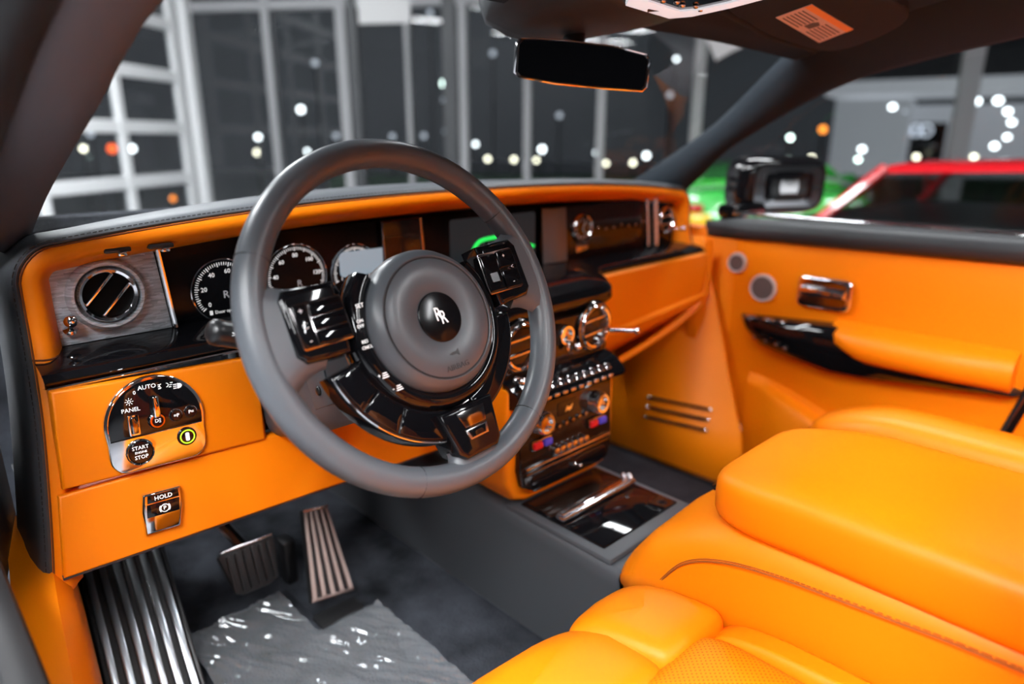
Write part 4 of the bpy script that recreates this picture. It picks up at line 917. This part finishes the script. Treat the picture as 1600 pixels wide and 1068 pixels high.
# ------------------------------------------------------------------ outside: parked cars, lamps, lit building
def parked_car(name, label, paint, x, y, rz, s=1., H=1.18, rf_=.25):
    M = Matrix.Translation((x, y, GROUND)) @ Matrix.Rotation(rz, 4, 'Z')
    t = thing(name, label, 'car', M=M, group='cars parked around the showroom')
    # side profile sections along local y (nose at +y): (y, half width, belt z, roof z, roof half width)
    S = [(2.25, .55, .45), (2.15, .78, .62), (1.5, .92, .74), (.95, .96, .80), (0, .97, .84), (-1.0, .98, .88), (-1.7, .97, .90), (-2.15, .88, .84), (-2.25, .70, .60)]
    rows = []
    for yy, hw, zb in S: rows.append([(-hw * .9, yy, .18), (-hw, yy, .35), (-hw, yy, zb - .12), (-hw * .93, yy, zb), (0, yy, zb + .04), (hw * .93, yy, zb), (hw, yy, zb - .12), (hw, yy, .35), (hw * .9, yy, .18)])
    B(M).loft(rows, True, True).build('body', paint, t, smooth=45)
    G = [(.95, .80, .80, .82), (rf_, .74, .84, H - .03), (-.2, .70, .86, H), (-.7, .70, .87, H - .01), (-1.25, .74, .88, H - .10), (-1.75, .80, .90, .92)]
    gl = [[(-a - .08, yy, zb), (-a * .82, yy, zt), (a * .82, yy, zt), (a + .08, yy, zb)] for yy, a, zb, zt in G]
    B(M).loft(gl, True, True).build('glasshouse', 'car_window' if paint == 'car_red' else 'car_glass', t, smooth=30)
    B(M).prism([(-.80, .95), (.80, .95), (.84, -1.6), (-.84, -1.6)], .80, .935 if paint == 'car_red' else .9).build('cabin_trim', 'black_plastic', t, smooth=0)
    rf = [[(-a * .86, yy, zt - .015), (-a * .80, yy, zt + .018), (0, yy, zt + .035), (a * .80, yy, zt + .018), (a * .86, yy, zt - .015)] for yy, a, zb, zt in G[1:]]
    B(M).loft(rf, True, True).build('roof', paint, t, smooth=50)
    for sx in (-1, 1):
        B(M).tube([(sx * .88, .95, .80), (sx * .62, rf_, H - .02)], .026, 6).build('pillar', paint, t); B(M).tube([(sx * .80, -.75, .86), (sx * .585, -.85, H - .03)], .05, 6).build('pillar', paint, t)
        B(M).box((sx * 1.03, .72, .86), (.16, .12, .11), .03).build('door_mirror', paint, t)
        B(M).box((sx * .62, 2.1, .56), (.34, .14, .09), .03).build('headlamp', 'lamp_dim', t); B(M).box((sx * .66, -2.2, .72), (.34, .10, .07), .02).build('tail_lamp', 'car_red', t)
        for yy in (1.38, -1.38):
            Q = M @ Matrix.Translation((sx * .86, yy, .34)) @ Matrix.Rotation(R(90), 4, 'Y'); wq = B(Q).lathe([(.0001, -.11), (.30, -.11), (.34, -.08), (.34, .08), (.30, .11), (.0001, .11)], 28).build('wheel', 'rubber', t); B(Q).lathe([(.0001, -.115), (.24, -.115), (.25, .115), (.0001, .115)], 20).build('wheel_rim', 'satin', wq)
    return t, M
rc, RM = parked_car('sports_car', 'red sports car parked beyond the passenger window', 'car_red', 3.5, .0, R(0), H=1.20, rf_=.62)
for sx in (-.35, .40): B(RM).superell((sx, -.45, .96), (.24, .20, .15), .6, .6, 24, 14).build('seat', 'car_tan', rc)
gc2, GM2 = parked_car('sports_car', 'bright green sports car parked farther off behind the door mirror', 'car_green', 6.9, 3.3, R(-62), H=1.06)
B(GM2).box((-.55, -2.24, .60), (.28, .12, .16), .04).build('rear_lamp', 'car_yellow', gc2)  # yellow tail lamp drawn in plain car paint
parked_car('sports_car', 'white car parked behind, reflected in the door mirror', 'car_white', 1.82, -7.75, R(2), H=1.2)
HM = at(12, 0, GROUND)
B(frame((HM.x, HM.y, GROUND), -ay, (0, 0, 1))).box((1.5, .35, 0), (13, .74, .6), .12, seg=4).build('hedge', 'hedge', label='low dark green hedge beyond the glass wall', cat='hedge')
def ray_at(px, py, dist):
    """world point seen at a photo position, dist metres away on the ground plane direction"""
    p = R(16.54); yw = R(43.74)
    f = Vector((math.sin(yw) * math.cos(p), math.cos(yw) * math.cos(p), -math.sin(p))); r = Vector((math.cos(yw), -math.sin(yw), 0)); u = r.cross(f)
    d = f + r * ((px - 800) / 1067) + u * ((534 - py) / 1067); d /= math.hypot(d.x, d.y)
    return CP + d * dist
def ordinal(i): return ['first', 'second', 'third', 'fourth', 'fifth', 'sixth', 'seventh', 'eighth', 'ninth', 'tenth', 'eleventh', 'twelfth', 'thirteenth', 'fourteenth', 'fifteenth', 'sixteenth', 'seventeenth', 'eighteenth', 'nineteenth', 'twentieth'][i]
def lamp(px, py, dist, rad, m, label, group):
    c = ray_at(px, py, dist); rr = rad * .68 * dist / 1067
    t = thing('lamp', label, 'lamp', (c.x, c.y, GROUND), group)
    B().superell(c, (rr, rr, rr), 1, 1, 16, 10).build('globe', m, t, smooth=80)
    B().tube([(c.x, c.y, GROUND), (c.x, c.y, c.z - rr)], .03, 6).build('post', 'dark_frame', t)
G1 = 'round lamps glowing beyond the windshield'
ws = [(130, 232, 5, 'lamp_warm'), (206, 232, 6, 'lamp_white'), (403, 214, 5.5, 'lamp_white'), (402, 238, 5.5, 'lamp_warm'), (470, 171, 6.5, 'lamp_white'), (480, 236, 4, 'lamp_white'), (695, 130, 8, 'lamp_green'), (743, 225, 4.5, 'lamp_white'), (762, 248, 5, 'lamp_warm'),
      (803, 249, 5, 'lamp_warm'), (847, 233, 6.5, 'lamp_white'), (838, 250, 4.5, 'lamp_warm'), (932, 238, 4.5, 'lamp_white'), (947, 255, 4.5, 'lamp_warm'), (989, 254, 5, 'lamp_warm'), (1010, 243, 6, 'lamp_white'), (1057, 92, 4, 'lamp_white'), (1087, 198, 5.5, 'lamp_white')]
ws.sort()
for i, (x, y, r_, m) in enumerate(ws): lamp(x, y, 16 + (i * 7) % 5, r_, m, '%s of the round white lamps beyond the windshield counted from the left' % ordinal(i), G1)
lamp(175, 232, 15, 8, 'lamp_red', 'wide red lamp seen through the white roller door', None)
lamp(270, 310, 13, 5, 'lamp_orange', 'small orange lamp low behind the white roller door', None)
for i, (x, y) in enumerate(((141, 209), (492, 98), (543, 120), (613, 213), (525, 212), (662, 212), (695, 156), (697, 205), (874, 180), (770, 83), (1047, 148), (672, 20), (960, 288))): 
    lamp(x, y, 14 + i % 3, 6, 'lamp_dim', '%s of the faint grey lamps beyond the windshield from the left' % ordinal(sorted((141, 492, 543, 613, 525, 662, 695, 697, 874, 770, 1047, 672, 960)).index(x)), 'faint grey lamps beyond the windshield')
lamp(1235, 215, 15, 5, 'lamp_green', 'greenish white lamp just above the door mirror', None); lamp(1268, 247, 15, 5.5, 'lamp_warm', 'warm lamp at the upper right of the door mirror', None)
lamp(1286, 202, 15, 7, 'lamp_orange', 'dim orange lamp left of the lit building', None)
# lit building across the street
bl = thing('lit_building', 'pale lit building with four rings sign seen through the passenger window', 'building', ray_at(1480, 400, 24))
c0 = ray_at(1300, 217, 22); c1 = ray_at(1760, 217, 22); dr = (c1 - c0).normalized(); Ln = (c1 - c0).length
LFm = frame((c0.x, c0.y, 0), (dr.x, dr.y, 0), (0, 0, 1))
def zb(py, d=22): return .833 + (217 - py) / 1114 * d
B(LFm).box((Ln / 2, (zb(300) + zb(168)) / 2, -3), (Ln, zb(168) - zb(300), .2)).build('back_wall', 'lit_wall', bl, smooth=0)
B(LFm).box((Ln / 2, zb(150), -1.4), (Ln + .6, .35, 3.2)).build('canopy', 'lit_ceiling', bl, smooth=0)
B(LFm).box((.9, (zb(300) + zb(165)) / 2, -1.2), (1.8, zb(165) - zb(300), 2.6)).build('side_wall', 'lit_wall', bl, smooth=0)
B(LFm).box((Ln / 2, zb(118), -.6), (Ln + .6, 1.1, .4)).build('fascia', 'dark_frame', bl, smooth=0)
sgx = (ray_at(1415, 217, 22) - c0).length
B(LFm).box((sgx, zb(222), -2.2), (1.75, 1.1, .3), .02).build('sign_board', 'glass_black', bl, smooth=0)
for i in range(4): B(LFm @ Matrix.Translation((sgx - .36 + .24 * i, zb(205), -2.02))).torus(.15, .03, seg=24, ring=6).build('sign_ring', 'lamp_dim', bl)
B(LFm).box((sgx - .3, zb(258), -1.0), (2.2, .25, .6), .05).build('counter', 'banner', bl, smooth=0)
for i, (x, y, r_, m) in enumerate(((1395, 167, 7, 'lamp_white'), (1347, 233, 7, 'lamp_white'), (1341, 249, 5.5, 'lamp_green'), (1432, 245, 6, 'lamp_warm'), (1522, 245, 6, 'lamp_warm'), (1554, 228, 7, 'lamp_white'), (1525, 158, 9, 'lamp_white'), (1560, 157, 8, 'lamp_white'), (1575, 174, 7, 'lamp_white'), (1581, 191, 6.5, 'lamp_white'), (1574, 214, 6, 'lamp_white'), (1414, 174, 4, 'lamp_dim'))):
    c = ray_at(x, y, 20.4); rr = r_ * .6 * 20 / 1067; B().superell(c, (rr, rr, rr * .8), 1, 1, 16, 10).build('spotlight', m, bl, smooth=80)
# glowing panels standing in for ceiling lights mirrored in the windshield
for px0, px1, py0, py1, lb, rot in ((563, 636, -30, 29, 'pale banner hanging beyond the windshield left of the mirror', 0), (1108, 1160, 20, 76, 'tilted pale banner hanging beyond the windshield right of the mirror', 28)):
    c = ray_at((px0 + px1) / 2, (py0 + py1) / 2, 6.2); w_ = (px1 - px0) / 1067 * 6.4; h_ = (py1 - py0) / 1067 * 6.4
    F = frame(c, -ay, (0, 0, 1)) @ Matrix.Rotation(R(rot), 4, 'Z')
    t = thing('banner', lb, 'banner', c); B(F).box((0, 0, 0), (w_, h_, .02), .003).build('cloth', 'banner', t, smooth=0)  # flat glowing sheet for a windshield reflection, not fabric
    B(F).tube([(0, h_ / 2, 0), (0, 3.38 - c.z if rot == 0 else h_ / 2 + .3, 0)], .006, 6).build('added_wire', 'dark_frame', t)  # support made up for the reflection panel
